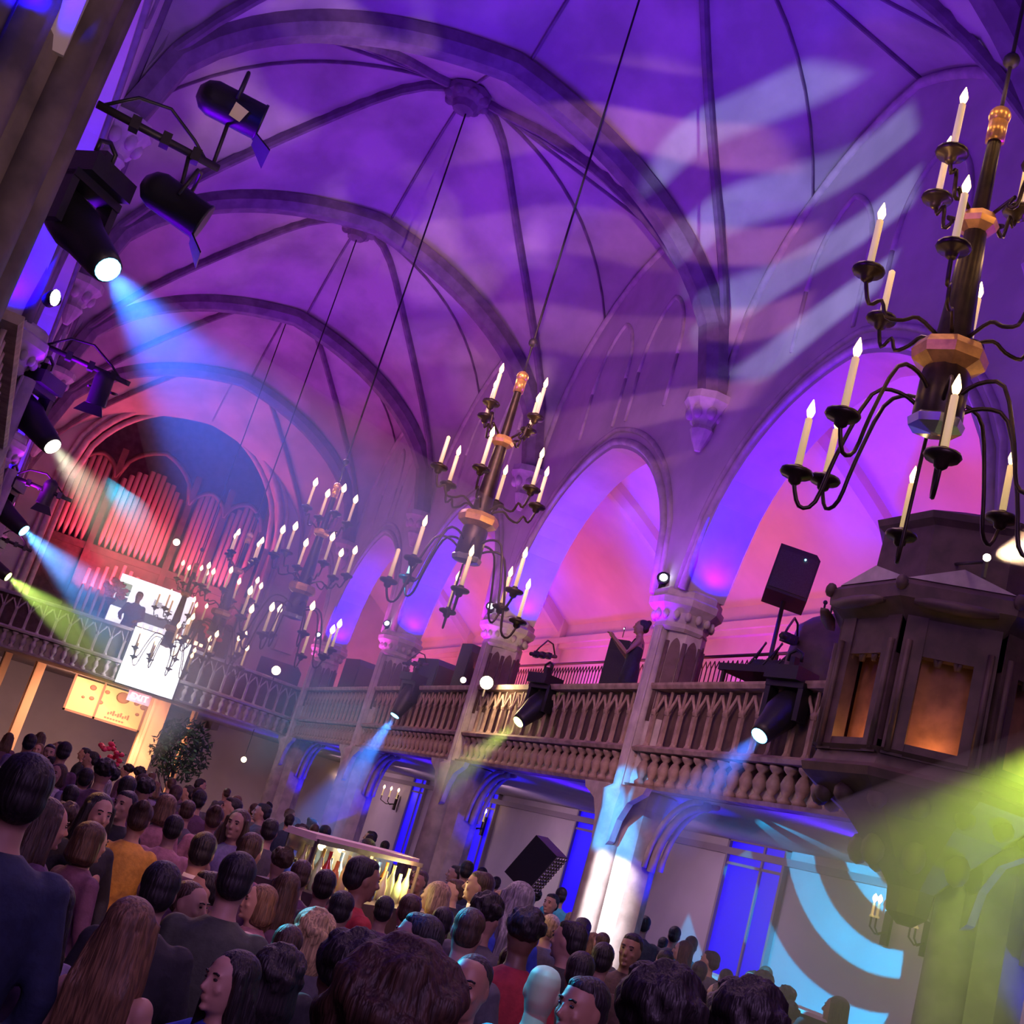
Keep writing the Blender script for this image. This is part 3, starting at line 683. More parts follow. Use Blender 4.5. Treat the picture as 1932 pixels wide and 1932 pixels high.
def par_can(label, c, d, r=.125, L=.38, door=True, mtl=None, to=None):
    c = Vector(c); d = Vector(d).normalized(); t = thing('can_lamp', label, 'stage light', tuple(c), 0, 'short can lamps on bars')
    B = basis(d)
    MB().lathe([(r*.35, -L*.6), (r*.8, -L*.5), (r, -L*.35), (r, L*.45), (r*1.06, L*.46), (r*1.06, L*.5), (r*.9, L*.5)], 16, B).build('housing', M['black'], t)
    MB().lathe([(r*.85, L*.40), (r*.85, L*.42), (.01, L*.43)], 16, B).build('lens', mtl or M['chrome'], t)
    y_ = MB().tube([B @ Vector(p) for p in ((r+.02, 0, 0), (r+.03, .0, 0), (r+.03, r*1.7, 0), (0, r*2.2, 0), (-r-.03, r*1.7, 0), (-r-.03, 0, 0))], .014, 6); y_.build('yoke', M['iron'], t)
    if to is not None: MB().tube([(0, 0, 0), (Vector(to)-c)*.5+Vector((0, 0, .02)), Vector(to)-c], .014, 6).build('hanger', M['iron'], t)
    if door: MB().add([tuple(B @ Vector(p)) for p in ((-.09, -r, L*.48), (.09, -r, L*.48), (.15, -r-.1, L*.78), (-.15, -r-.1, L*.78), (-.09, -r-.012, L*.48), (.09, -r-.012, L*.48), (.15, -r-.112, L*.78), (-.15, -r-.112, L*.78))], [(0, 1, 2, 3), (7, 6, 5, 4), (0, 4, 5, 1), (1, 5, 6, 2), (2, 6, 7, 3), (3, 7, 4, 0)]).build('barn_door', M['black'], t)
    return t
BA_ = Vector((XL+.3, 7.75, 5.78)); BB_ = onY(412, 318, 7.95)
dpar = (CR*.86-CU*.38+fw*.3)
c_ = onY(440, 205, 7.95); t = par_can('black can lamp with a yellow gel glint, topmost at upper left', c_, dpar, .125, .42, to=BA_.lerp(BB_, .95))
M['reflection'] = mat('yellow gel sheet', (.8, .75, .25), .4); tc_ = (CP-c_).normalized(); sd_ = dpar.normalized()
g_ = MB().add([tuple(tc_*.13+sd_*a+tc_.cross(sd_)*b+tc_*e) for e in (0, .012) for a, b in ((-.01, -.05), (.07, -.06), (.10, .03), (.0, .05))], [(0, 1, 2, 3), (7, 6, 5, 4), (0, 4, 5, 1), (1, 5, 6, 2), (2, 6, 7, 3), (3, 7, 4, 0)]); g_.build('reflection_patch', M['reflection'], t, label='yellow gel sheet')  # yellow reflection on the can, painted as a coloured patch
par_can('black can lamp with an open flap hanging under the bar at upper left', onY(333, 385, 7.95), CR*.78-CU*.55+fw*.2, .13, .42, to=BA_.lerp(BB_, .75))
par_can('small can lamp at the end of the second left bar', onY(190, 735, 12.9), -CU*.9-CR*.3, .10, .34)
par_can('small can lamp on the third left bar', onY(90, 930, 18.4), -CU*.9-CR*.4, .10, .34)
# blue uplights on the capitals
ul = ['blue uplight with a white glare on the nearest right capital', 'blue uplight on the capital behind the middle chandelier', 'blue uplight on the third right capital', 'blue uplight on the fourth right capital, by the far corner']
for i, y in enumerate(YC[2:6]):
    t = thing('uplight', ul[i], 'uplight', (XR-.28, y+.12, 5.74), 0, 'blue uplights on the right capitals')
    B = basis((-.55, -.75, .28))
    MB().lathe([(.03, -.07), (.07, -.06), (.08, .05), (.085, .06), (.07, .06)], 12, B).build('housing', M['black'], t)
    MB().ball((0, 0, 0), .05, .05, .03, 14, 8, Matrix.Translation(basis((-.55, -.75, .28)) @ Vector((0, 0, .06))) @ B).build('lens', M['led'], t)
    MB().box(-.03, .03, -.03, .03, -.13, -.05).build('foot', M['black'], t)
t = thing('uplight', 'white dot of an uplight on the left pier under the upper left lamp', 'uplight', (-.70, 12.2, 5.82)); B = basis((.45, -.85, .2))
MB().lathe([(.03, -.07), (.07, -.06), (.08, .05), (.07, .06)], 12, B).build('housing', M['black'], t)
MB().ball((0, 0, 0), .05, .09, .03, 14, 8, Matrix.Translation(B @ Vector((0, 0, .06))) @ B).build('lens', M['led'], t)
# small wall lamps along the gallery front
def gspot(label, c, r, em, to=None):
    c = Vector(c); d = (CP-c).normalized(); B = basis(d); t = thing('gallery_spotlight', label, 'spotlight', tuple(c))
    MB().lathe([(r*.5, -.16), (r*1.05, -.1), (r*1.15, .0), (r*1.15, .03)], 14, B).build('housing', M['black'], t)
    MB().ball((0, 0, 0), r, r, r*.5, 16, 8, Matrix.Translation(B @ Vector((0, 0, .03))) @ B).build('lens', em, t)
    MB().box(-.012, .012, -.012, .012, -.12-r, -.02).build('stand', M['iron'], t)
    if to is not None: MB().tube([(0, 0, -.03), Vector(to)-c], .012, 6).build('arm', M['iron'], t)
M['warmlens'] = emat('warm spotlight lens', (1, .78, .42), 25); M['warmdim'] = emat('small warm lens', (1, .75, .4), 8)
gspot('brightest warm spotlight in front of the third pier', onX(918, 1288, 6.78), .10, M['warmlens'])
gspot('small warm spotlight left of the brightest one', onX(874, 1283, 7.15), .05, M['warmdim'])
gspot('warm spotlight on a dark box at the far gallery corner', onY(521, 1265, 29.6), .11, M['warmdim'])
gspot('single warm lamp over the organ front', onY(333, 1023, 36.08), .10, M['warmdim'])
# ---------------------------------------------------------------- gallery furniture
GF = 4.0
def railing(label, x, y0, y1, z, h, mtl):
    t = thing('iron_railing', label, 'railing', (x, y0, z)); L = y1-y0
    MB().tube([(0, 0, h), (0, L, h)], .022, 6).tube([(0, 0, .08), (0, L, .08)], .015, 6).build('handrail', mtl, t)
    m = MB(); n = int(L/.11)
    for i in range(n+1):
        yy = L*i/n; m.tube([(0, yy, .08), (0, yy, h*.82), (0, yy+.055, h*.93), (0, yy+.11, h*.82)] if i < n else [(0, yy, .08), (0, yy, h)], .009, 4)
    m.build('pickets', mtl, t); p = MB()
    for i in range(0, int(L/2.2)+1): p.box(-.025, .025, i*2.2-.025, i*2.2+.025, 0, h+.03)
    p.build('post', mtl, t)
railing('iron railing behind the person with the phone', 8.7, 12.9, 21.5, 4.4, .98, M['iron'])
railing('iron railing beside the pole speaker, glowing red behind', 8.7, 9.5, 12.85, 4.4, .98, M['iron'])
def speaker(label, c, w, d, h, tilt=(0, 0, 0), lab2='loudspeaker'):
    t = thing('loudspeaker', label, 'speaker', tuple(c)); t.rotation_euler = tilt
    pr = [(-w/2, 0), (w/2, 0), (w*.42, h), (-w*.42, h)]
    MB().prism([(-w/2, 0), (w/2, 0), (w/2, h*.9), (w*.38, h), (-w*.5, h)], d, Matrix.Translation((0, -d/2, 0))).build('cabinet', M['black'], t)
    MB().box(-w*.45, w*.45, -d/2-.012, -d/2, h*.06, h*.88).build('grille', M['grille'], t)
    MB().box(-w*.12, w*.12, d/2, d/2+.02, h*.4, h*.5).build('handle', M['iron'], t)
    return t
sp = onX(1478, 1135, 8.0); t = speaker('black loudspeaker raised on a pole, above the red railing', sp, .50, .42, .62, (R(-10), R(6), R(-32)))
MB().ball((.08, -.235, .5), .012).build('indicator', M['beamblue'], t, label='tiny blue indicator')
st = thing('speaker_stand', 'thin pole stand under the raised loudspeaker', 'stand', (sp.x, sp.y, GF))
MB().tube([(0, 0, .3), (0, 0, sp.z-GF+.02)], .026, 8).build('pole', M['iron'], st)
MB().ball((0, 0, .95), .05).build('knob', M['iron'], st)
for i in range(3): link('leg', MB().tube([(0, 0, .45), (.4, 0, 0)], .014, 6).mesh('leg'), M['iron'], st, rot=(0, 0, i*2.1))
wd = onX(1163, 1290, 7.85); speaker('dark wedge speaker standing left of the person with the phone', (wd.x, wd.y, GF), .36, .34, wd.z-GF+.60, (0, 0, R(-60)))
for lab, p, x, w_, h_ in (('black loudspeaker behind the brightest warm spotlight', (886, 1283), 7.9, .42, .62), ('dark box speaker behind the fourth pier', (668, 1300), 8.2, .9, .7), ('dark low speaker between the third and fourth piers', (815, 1300), 7.9, .9, .55)):
    q = onX(*p, x); speaker(lab, (q.x, q.y, GF), w_, .5, q.z-GF+h_, (0, 0, R(-80)))
q = onY(518, 1290, 31.2); speaker('dark speaker stack at the far corner of the bowed gallery', (q.x, q.y, 3.6), 1.1, .6, q.z-3.6+.55, (0, 0, R(-10)))
# mixing desk
q = onX(1452, 1292, 7.75); t = thing('mixing_desk', 'black mixing desk with cables on the gallery under the pole speaker', 'mixing desk', (q.x, q.y, GF), R(-78))
hh = q.z-GF+.12
MB().box(-.55, .55, -.3, .3, hh-.06, hh+.02).box(-.55, .55, .18, .3, hh, hh+.22).build('desk_top', M['black'], t)
for sx in (-.5, .46):
    for sy in (-.28, .24): link('leg', MB().box(0, .04, 0, .04, 0, hh-.05).mesh('leg'), M['iron'], t, loc=(sx, sy, 0))
m = MB()
for i in range(9): m.box(-.48+i*.11, -.45+i*.11, -.2, .1, hh+.02, hh+.04)
m.build('fader', M['chrome'], t)
m = MB()
for a in range(4): m.tube([(-.4+.25*a, .1, hh+.2), (-.35+.25*a, .15, hh+.42), (-.2+.25*a, .0, hh+.36), (-.15+.2*a, -.25, hh+.02)], .012, 5)
m.build('cable', M['black'], t)
# dark dressed object beside the pulpit
t = thing('covered_chairs', 'dark covered stack with spiky tips left of the carved pulpit', 'stack', tuple(onX(1550, 1290, 7.6).xy)+(GF,), 0)
m = MB(); m.loft([((0, 0, 0), .42, .4), ((0, 0, .8), .42, .4), ((0, .02, 1.15), .36, .34), ((.0, .06, 1.3), .16, .3), ((0, 0, 1.36), .06, .2)], 14); m.build('cover', M['dark'], t)
m = MB()
for i in range(5): m.tube([(0, -.25+.12*i, 1.25), (0, -.28+.13*i, 1.5+.05*(i % 2))], .012, 5).ball((0, -.28+.13*i, 1.52+.05*(i % 2)), .025)
m.build('finial', M['iron'], t)
# ---------------------------------------------------------------- carved pulpit around the near right pier
px_, py_ = 6.62, 7.42
t = thing('carved_pulpit', 'dark carved octagonal pulpit with orange lit niches at the right edge', 'pulpit', (px_, py_, 2.30))
o8 = PI/8
def oc(prof, a=0): return MB().lathe(prof, 8, Matrix.Rotation(a, 4, 'Z'), False, o8)
m = oc([(.06, .12), (.16, .2), (.18, .38), (.28, .5), (.62, .82), (.92, .98), (.98, 1.02)]); 
for a in range(16): m.ball((.78*math.cos(a*PI/8), .78*math.sin(a*PI/8), .90), .075, .075, .08, 7, 5)
for a in range(8): m.ball((.42*math.cos(a*PI/4), .42*math.sin(a*PI/4), .58), .09, .09, .12, 7, 5)
m.build('corbel_base', M['dark'], t)
oc([(.98, 1.02), (1.0, 1.08), (.92, 1.12), (.90, 1.2), (.95, 1.24)]).build('lower_moulding', M['dark'], t)
m = MB(); R8 = .86; ap = R8*math.cos(PI/8)
for a in range(8):
    Rm = Matrix.Rotation(a*PI/4, 4, 'Z')
    # frame of each face: jambs, sill, cusped head
    hw = R8*math.sin(PI/8)
    for sg in (-1, 1): m.box(ap-.05, ap+.06, sg*hw-.075*(sg+1), sg*hw+.075*(1-sg), 1.2, 2.25, Rm)
    for sg in (-.86, .86): m.tube([(ap+.07, sg*hw, 1.22), (ap+.07, sg*hw, 2.05)], .025, 6, Rm)
    m.box(ap-.05, ap+.05, -hw, hw, 1.2, 1.3, Rm); m.box(ap-.05, ap+.05, -hw, hw, 1.95, 2.25, Rm)
    for j in range(3): m.tube([(ap+.02, -hw*.62+j*hw*.42+hw*.21+hw*.2*math.cos(q*PI/5), 1.9+.09*math.sin(q*PI/5)) for q in range(6)], .02, 5, Rm)
m.build('arcaded_wall', M['dark'], t)
M['niche'] = mat('niche back in painted amber light', (.42, .2, .12), .7, noise=.4, scale=6)  # orange light of the openings put into the panel colour
oc([(.70, 1.2), (.70, 2.1)]).build('niche_back', M['niche'], t, label='panels with amber light painted in, behind the arches')
m = oc([(.88, 2.2), (.95, 2.26), (1.05, 2.34), (1.06, 2.44), (.98, 2.5)])
for a in range(8):
    Rm = Matrix.Rotation(a*PI/4, 4, 'Z'); m.ball((1.02, 0, 2.3), .06, .35, .05, 6, 5, Rm)
    m.ball(tuple(Matrix.Rotation(a*PI/4+o8, 4, 'Z') @ Vector((1.06, 0, 2.44))), .05, .05, .06, 6, 5)
m.build('cornice', M['dark'], t)
m = MB()
for a in range(8):      # little gables over the faces
    Rm = Matrix.Rotation(a*PI/4, 4, 'Z'); hw = .98*math.sin(PI/8)
    m.prism([(-hw, 2.5), (hw, 2.5), (0, 2.63)], .3, Rm @ Matrix.Translation((.62, 0, 0)) @ Matrix.Rotation(-PI/2, 4, 'Z'))
m.build('gable', M['stone'], t, label='pale sloping gable caps')
oc([(.76, 2.48), (.74, 3.02), (.80, 3.06), (.82, 3.11), (.74, 3.14), (.3, 3.3)]).build('upper_stage', M['dark'], t)
# bright lamp on top of the pulpit
bl = px((1862, 1052), X=5.72); gspot('bright yellow white lamp throwing rays to the right from the pulpit top', bl, .026, M['warmlens'], to=(6.2, 7.25, 5.1))
beam('fan of warm white rays from the pulpit lamp at the right edge', bl, bl+CR*2+CU*.55-fw*1.0, 24, (1, .6, .34), BP*.2, .9, 1.3, .03, gobo=('noise', 16, 0, .35, .6, 0))
gl = px((2030, 1380), D=7.0); par_can('black can lamp throwing the wide green beam, just past the right edge', gl-(px((1690, 1800), D=9.3)-gl).normalized()*.24, px((1690, 1800), D=9.3)-gl, .13, .42, False)
beam('wide yellow green beam of light flooding the lower right', gl, px((1690, 1800), D=9.3), 20, (.50, .72, .06), BP*.19, .26, 3.6, .12)

# ---------------------------------------------------------------- decks, screens and flowers on the far gallery
t = thing('led_panel', 'blown out white screen hung on the bowed far gallery front', 'screen', (3.35, 28.95, 3.2), 0)
MB().box(-.66, .66, 0, .05, 0, 1.3).build('panel', M['white'], t); MB().box(-.70, .70, .05, .09, -.03, 1.33).build('frame', M['black'], t)
M['white2'] = emat('lit screen content', (.9, .9, 1), 1.6); M['green'] = emat('green screen block', (.2, .8, .35), .5); M['grey'] = mat('grey screen block', (.2, .2, .22), .5, emit=(.3, .3, .33), es=.3)
q = onY(285, 1150, 31.5)
t = thing('projection_screen', 'white projection screen behind the person at the decks', 'screen', (q.x, 31.5, q.z))
MB().box(-.95, .95, 0, .05, -.62, .62).build('surface', M['white2'], t)
MB().box(-.93, -.62, -.02, 0, .12, .42).build('green_block', M['green'], t); MB().box(-.2, .9, -.02, 0, -.36, -.12).box(-.93, -.62, -.02, 0, -.2, .08).build('grey_block', M['grey'], t)
m = MB()
for i in range(5): m.box(.0, .5-.1*i, -.02, 0, .1+i*.035, .12+i*.035)
m.build('text_line', M['grey'], t)
MB().tube([(-.8, .06, -.62), (-.8, .06, -1.7)], .03).tube([(.8, .06, -.62), (.8, .06, -1.7)], .03).build('stand', M['iron'], t)
M['pinkfl'] = mat('pink blossom', (.9, .25, .3), .7, noise=.4, scale=14); M['redfl'] = mat('red blossom', (.9, .06, .12), .6, noise=.3, scale=10); M['leaf'] = mat('dark leaf', (.05, .12, .05), .6, noise=.4, scale=8)
M['vase'] = mat('dark vase', (.15, .05, .1), .3)
M['tbl'] = mat('table linen', (.75, .55, .5), .8)
def bouquet(label, c, r, mt, n=38, floor=3.6):
    c = Vector(c); t = thing('flower_arrangement', label, 'flowers', (c.x, c.y, floor))
    h = c.z-floor; rg = random.Random(int(r*1000)+n)
    MB().lathe([(.12, 0), (.12, .03), (.03, .06), (.03, h-.4), (.14, h-.25), (.1, h-.22)], 12).build('vase', M['vase'], t)
    m = MB(); l_ = MB()
    for i in range(n):
        v = Vector((rg.gauss(0, 1), rg.gauss(0, 1), rg.gauss(0, 1))).normalized()*r*rg.uniform(.6, 1)
        m.ball(v+Vector((0, 0, h)), r*.24, r*.24, r*.18, 7, 5)
        w2 = v*1.1; l_.add([tuple(w2+Vector((0, 0, h))), tuple(w2*1.25+Vector((r*.1, 0, h))), tuple(w2*1.15+Vector((0, r*.12, h+r*.1))), tuple(w2*1.1+Vector((0.01, r*.04, h-.02)))], [(0, 1, 2), (0, 3, 1), (0, 2, 3), (1, 3, 2)])
    m.build('blossoms', mt, t); l_.build('leaves', M['leaf'], t)
bouquet('round pink flower ball left of the person at the decks', onY(216, 1112, 30.5), .30, M['pinkfl'])
bouquet('red flower arrangement on a tall vase right of the screens', onY(403, 1190, 30.3), .30, M['redfl'], 30)
q = onY(345, 1200, 30.2); t = thing('deck_table', 'long table of candles and bottles behind the far gallery rail', 'table', (q.x-.2, 30.1, 3.6))
MB().box(-1.0, 1.0, -.25, .3, .95, 1.0).build('table_top', M['tbl'], t)
for sx in (-.95, .9):
    for sy in (-.2, .22): link('leg', MB().box(0, .05, 0, .05, 0, .95).mesh('leg'), M['iron'], t, loc=(sx, sy, 0))
VOT = MB().lathe([(.04, 0), (.045, .1), (.04, .1)], 10).mesh('holder'); M['votive'] = emat('glowing votive glass', (1, .6, .35), 5)
for i in range(11):
    o = link('votive_candle', VOT, M['votive'], loc=(q.x-1.05+.17*i, 30.0+.2*math.sin(i*2.3), 4.6)); tag(o, ORD[i]+' glowing candle from the left on the far gallery table', 'candle', 'candles on the far gallery table')
BTP = MB().lathe([(.035, 0), (.038, .2), (.015, .27), (.015, .33), (.0, .33)], 10).mesh('bottle')
for i in range(5):
    o = link('bottle', BTP, M['tbl'], loc=(q.x-.2+.13*i, 30.25, 4.6)); tag(o, ORD[i]+' pale bottle from the left on the far gallery table', 'bottle', 'bottles on the far gallery table')
# ---------------------------------------------------------------- under the far gallery
M['amber'] = mat('backlit amber glass', (.2, .1, .03), .6, emit=(1, .60, .17), es=.85); M['amber2'] = mat('amber coloured pillar', (.8, .5, .25), .7); M['ink'] = mat('dark silhouette', (.12, .05, .02), .6)  # pillars get a plain amber base colour
t = thing('decorated_screen', 'amber backlit glass screen with dark leaf shapes under the far gallery', 'screen', (2.0, 31.5, 0))
MB().box(0, 1.85, 0, .04, 2.35, 3.15).build('glass', M['amber'], t)
m = MB()
for x0 in (0, .72, 1.83): m.box(x0, x0+.05, -.03, .06, 2.3, 3.2)
m.box(0, 1.88, -.03, .06, 2.3, 2.35); m.build('mullion', M['ink'], t)
m = MB(); rg = random.Random(4)
for x_, z_, r_ in ((.5, 3.0, .08), (.55, 2.75, .06), (.35, 2.72, .04), (.85, 3.0, .06), (1.25, 2.98, .17), (.78, 2.72, .06), (1.6, 2.95, .07), (1.7, 2.7, .05), (1.78, 2.9, .08)):
    m.ball((x_, -.012, z_), r_, .012, r_*.8, 8, 6)
for i in range(9): m.box(1.02+.06*i, 1.06+.06*i, -.014, -.004, 2.5+.02*(i % 2), 2.56+.03*(i % 3))
for i in range(7): m.box(.98+.07*i, 1.03+.07*i, -.014, -.004, 2.4, 2.435)
m.build('cutout_shapes', M['ink'], t, label='dark leaf and script shapes')
for i, (x0, x1, z0) in enumerate(((1.05, 1.3, 0), (3.9, 4.4, 0), (5.0, 5.12, 0), (.3, .5, 0))):
    m = MB(); m.box(x0, x1, 31.6, 31.9, 0, 3.2); m.box(x0-.05, x1+.05, 31.55, 31.95, 0, .4); m.box(x0+.15*(x1-x0), x0+.3*(x1-x0), 31.56, 31.62, .4, 3.2)
    o = m.build('amber_pillar', M['amber2']); tag(o, ['amber coloured pillar left of the leaf patterned screen', 'broad amber coloured pillar right of the leaf patterned screen', 'slim amber strip pillar right of the dark tree', 'amber strip pillar at the far left edge'][i], 'pillar')
t = thing('exit_sign', 'small pink white lit exit sign under the far gallery front', 'sign', (3.35, 29.25, 3.02)); 
M['sign'] = emat('lit sign', (1, .35, .4), 2.2); M['signw'] = emat('lit sign lettering', (1, .92, .92), 4)
MB().box(-.26, .26, 0, .05, -.12, .12).build('panel', M['sign'], t); MB().box(-.15, -.13, .01, .03, .1, .2).box(.13, .15, .01, .03, .1, .2).build('hanger', M['iron'], t)
cu = bpy.data.curves.new('lettering', 'FONT'); cu.body = 'EXIT'; cu.size = .2; cu.align_x = 'CENTER'; cu.align_y = 'CENTER'; cu.extrude = .004
o = bpy.data.objects.new('lettering', cu); COL.objects.link(o); bpy.context.view_layer.update()
me = bpy.data.meshes.new_from_object(o.evaluated_get(bpy.context.evaluated_depsgraph_get())); bpy.data.objects.remove(o)
o = link('lettering', me, M['signw'], t, loc=(0, -.008, 0)); o.rotation_euler = (PI/2, 0, 0)
def tree(label, c, h, r, seed):
    rg = random.Random(seed); t = thing('potted_tree', label, 'tree', c)
    MB().lathe([(.16, 0), (.22, .38), (.24, .42), (.2, .42)], 14).build('pot', M['vase'], t)
    m = MB().tube([(0, 0, .4), (.03, .02, h*.4), (0, 0, h*.8)], .03, 6)
    for i in range(7): a = rg.uniform(0, 6.3); m.tube([(0, 0, h*(.3+.06*i)), (r*.6*math.cos(a), r*.6*math.sin(a), h*(.5+.06*i))], .015, 5)
    m.build('trunk', M['dark'], t); f = MB()
    for i in range(900):
        v = Vector((rg.gauss(0, 1), rg.gauss(0, 1), rg.gauss(0, 1))).normalized()*r*rg.uniform(.3, 1)**.6; v.z = v.z*1.15+h*.75
        a = Vector((rg.gauss(0, 1), rg.gauss(0, 1), rg.gauss(0, 1))).normalized()*.09; b = a.orthogonal().normalized()*.03
        f.add([v-a, v+b, v+a, v-b], [(0, 1, 2, 3)])
    f.build('foliage', M['leaf'], t)
tree('dark bushy potted tree under the far gallery right of the amber pillar', (4.75, 29.9, 0), 2.9, .72, 3)
bouquet('red glowing table arrangement among the far left crowd', onY(203, 1425, 28), .30, M['redfl'], 24, 0)
# ---------------------------------------------------------------- wall candle lights of the ground floor
def sconce(label, c, n, sp=.2):
    c = Vector(c); t = thing('wall_candelabrum', label, 'wall light', tuple(c), 0, 'candle wall lights of the ground floor')
    m = MB().box(.1, .14, -.06, .06, -.5, -.1)
    for i in range(n):
        y = (i-(n-1)/2)*sp; m.tube([(.1, 0, -.35), (-.02, y*.5, -.4), (-.1, y, -.33), (-.1, y, -.22)], .012, 5)
    m.build('bracket', M['bronze'], t)
    for i in range(n):
        y = (i-(n-1)/2)*sp
        cdl = MB().lathe([(.03, -.22), (.03, -.2), (.016, -.19), (.015, -.05)], 8).mesh('candle'); cl = link('candle', cdl, M['candle'], t, loc=(-.1, y, 0))
        link('flame', MB().lathe([(.004, -.05), (.03, -.01), (.026, .025), (.002, .06)], 8).mesh('flame'), M['flame2'], cl)
for lab, p, n_, sp_ in (('single candle wall light right of the cyan washed pier', (1225, 1597), 1, .2), ('triple candle wall light left of the cyan washed pier', (910, 1530), 3, .42), ('triple candle wall light behind the third pier', (745, 1490), 3, .6), ('double candle wall light at the lower right', (1668, 1700), 2, .09), ('second double candle wall light at the lower right edge', (1742, 1718), 2, .09), ('row of four small wall candles by the far corner', (628, 1462), 4, .55)):
    q = onX(*p, XO-.2) if lab[:6] != 'second' and 'lower right' not in lab else onX(*p, XO-.2); sconce(lab, q, n_, sp_)
for lab, p in (('small white globe lamp under the far corner of the gallery', (571, 1465)), ('tiny white lamp under the bowed gallery', (460, 1433))):
    q = onX(*p, 8.6) if p[0] > 500 else onY(*p, 31.2); o = thing('globe_lamp', lab, 'lamp', tuple(q)); MB().ball((0, 0, 0), .07).build('globe', M['warmdim'], o); MB().tube([(0, 0, .05), (0, 0, 3.3-q.z)], .01).build('cord', M['iron'], o)
# ---------------------------------------------------------------- bar display with bottles
A_ = onZ(600, 1577, 1.82); B_ = onZ(790, 1627, 1.80); ax = (B_-A_); ax.z = 0; Lb = ax.length; an = math.atan2(ax.y, ax.x)
t = thing('bar_shelf', 'dark framed glass bar canopy with a pale sloping top above the bottles', 'bar', (A_.x, A_.y, 0), an)
MB().box(-.02, Lb, -.02, .28, 1.78, 1.80).box(-.02, Lb+.0, .0, .26, 1.80, 1.83).build('top_board', M['tbl'], t)
m = MB().box(-.03, Lb+.02, -.04, -.02, 1.765, 1.80)
for x_ in (-.02, Lb*.5, Lb): m.box(x_-.012, x_+.012, -.03, -.005, 1.0, 1.78)
m.build('frame', M['dark'], t)
M['glass'] = mat('smoky glass', (.7, .75, .8), .05, trans=.9)
MB().box(0, Lb, .24, .25, 1.3, 1.78).build('glass_back', M['glass'], t)
MB().box(-.1, Lb+.5, -.25, .35, .95, 1.42).build('counter', M['dark'], t, label='dark bar counter')
bt = [('clear bottle with yellow light painted in on the bar', (1, .9, .45)), ('amber spirit bottle on the bar', (.9, .35, .08)), ('red capped bottle on the bar', (.8, .06, .05)), ('pale green bottle on the bar', (.75, .95, .45)), ('blue tinted bottle on the bar', (.2, .4, .9))]
BME = [MB().lathe([(.034, 0), (.036, .17), (.014, .24), (.014, .30), (.016, .31), (.001, .31)], 12).mesh('bottle'), MB().lathe([(.04, 0), (.042, .13), (.018, .19), (.016, .25), (.001, .25)], 12).mesh('bottle')]
BMT = [mat('bottle glass %d' % i, c, .15, emit=None) for i, (_, c) in enumerate(bt)]  # clear bottles carry the yellow bar light as base colour
Mx = Matrix.Translation((A_.x, A_.y, 0)) @ Matrix.Rotation(an, 4, 'Z'); rg = random.Random(2)
for i in range(26):
    kk = rg.choice([0, 1, 0, 1, 2, 3, 0, 1, 4]); x_ = Lb*(.02+.96*(i % 13)/12.5)+rg.uniform(-.02, .02)
    o = link('bottle', BME[i % 2], BMT[kk], loc=Mx @ Vector((x_, .02+.14*(i//13), 1.42))); tag(o, bt[kk][0]+', '+ORD[i % 13]+' from the left in the '+('front' if i < 13 else 'back')+' row', 'bottle', 'bottles on the bar')
# dark counter line in front of the right wall
t = thing('side_bar', 'long low bar front running below the ground floor windows', 'bar', (9.6, 11.5, 0)); MB().box(-.05, .3, 0, 8, 0, 1.35).build('bar_front', M['dark'], t); MB().box(-.12, .35, -.05, 8.05, 1.35, 1.39).build('bar_top', M['tbl'], t)
# tilted line speaker over the crowd
q = onD(1012, 1632, 8.6); t = thing('tilted_speaker', 'black speaker box tipped over on its stand above the crowd', 'speaker', tuple(q))
Rt = Matrix(((CR.x, CU.x, -fw.x, 0), (CR.y, CU.y, -fw.y, 0), (CR.z, CU.z, -fw.z, 0), (0, 0, 0, 1))) @ Matrix.Rotation(R(-41), 4, 'Z') @ Matrix.Rotation(R(-28), 4, 'Y') @ Matrix.Scale(.78, 4)
MB().box(-.13, .13, -.21, .21, -.15, .15, Rt).build('cabinet', M['black'], t)
m = MB()
for a in range(4):
    for b in range(12): m.tube([Rt @ Vector((.14, -.19+.034*b, -.13+.07*a)), Rt @ Vector((.14, -.17+.034*b, -.11+.07*a)), Rt @ Vector((.14, -.19+.034*b, -.09+.07*a))], .005, 4)
m.box(.13, .136, -.2, .2, -.14, .14, Rt)
m.build('honeycomb_grille', M['chrome'], t, label='honeycomb grille lit cyan')
MB().tube([(0, 0, -.1), (0, 0, -q.z+.02)], .02).build('stand_pole', M['iron'], t)
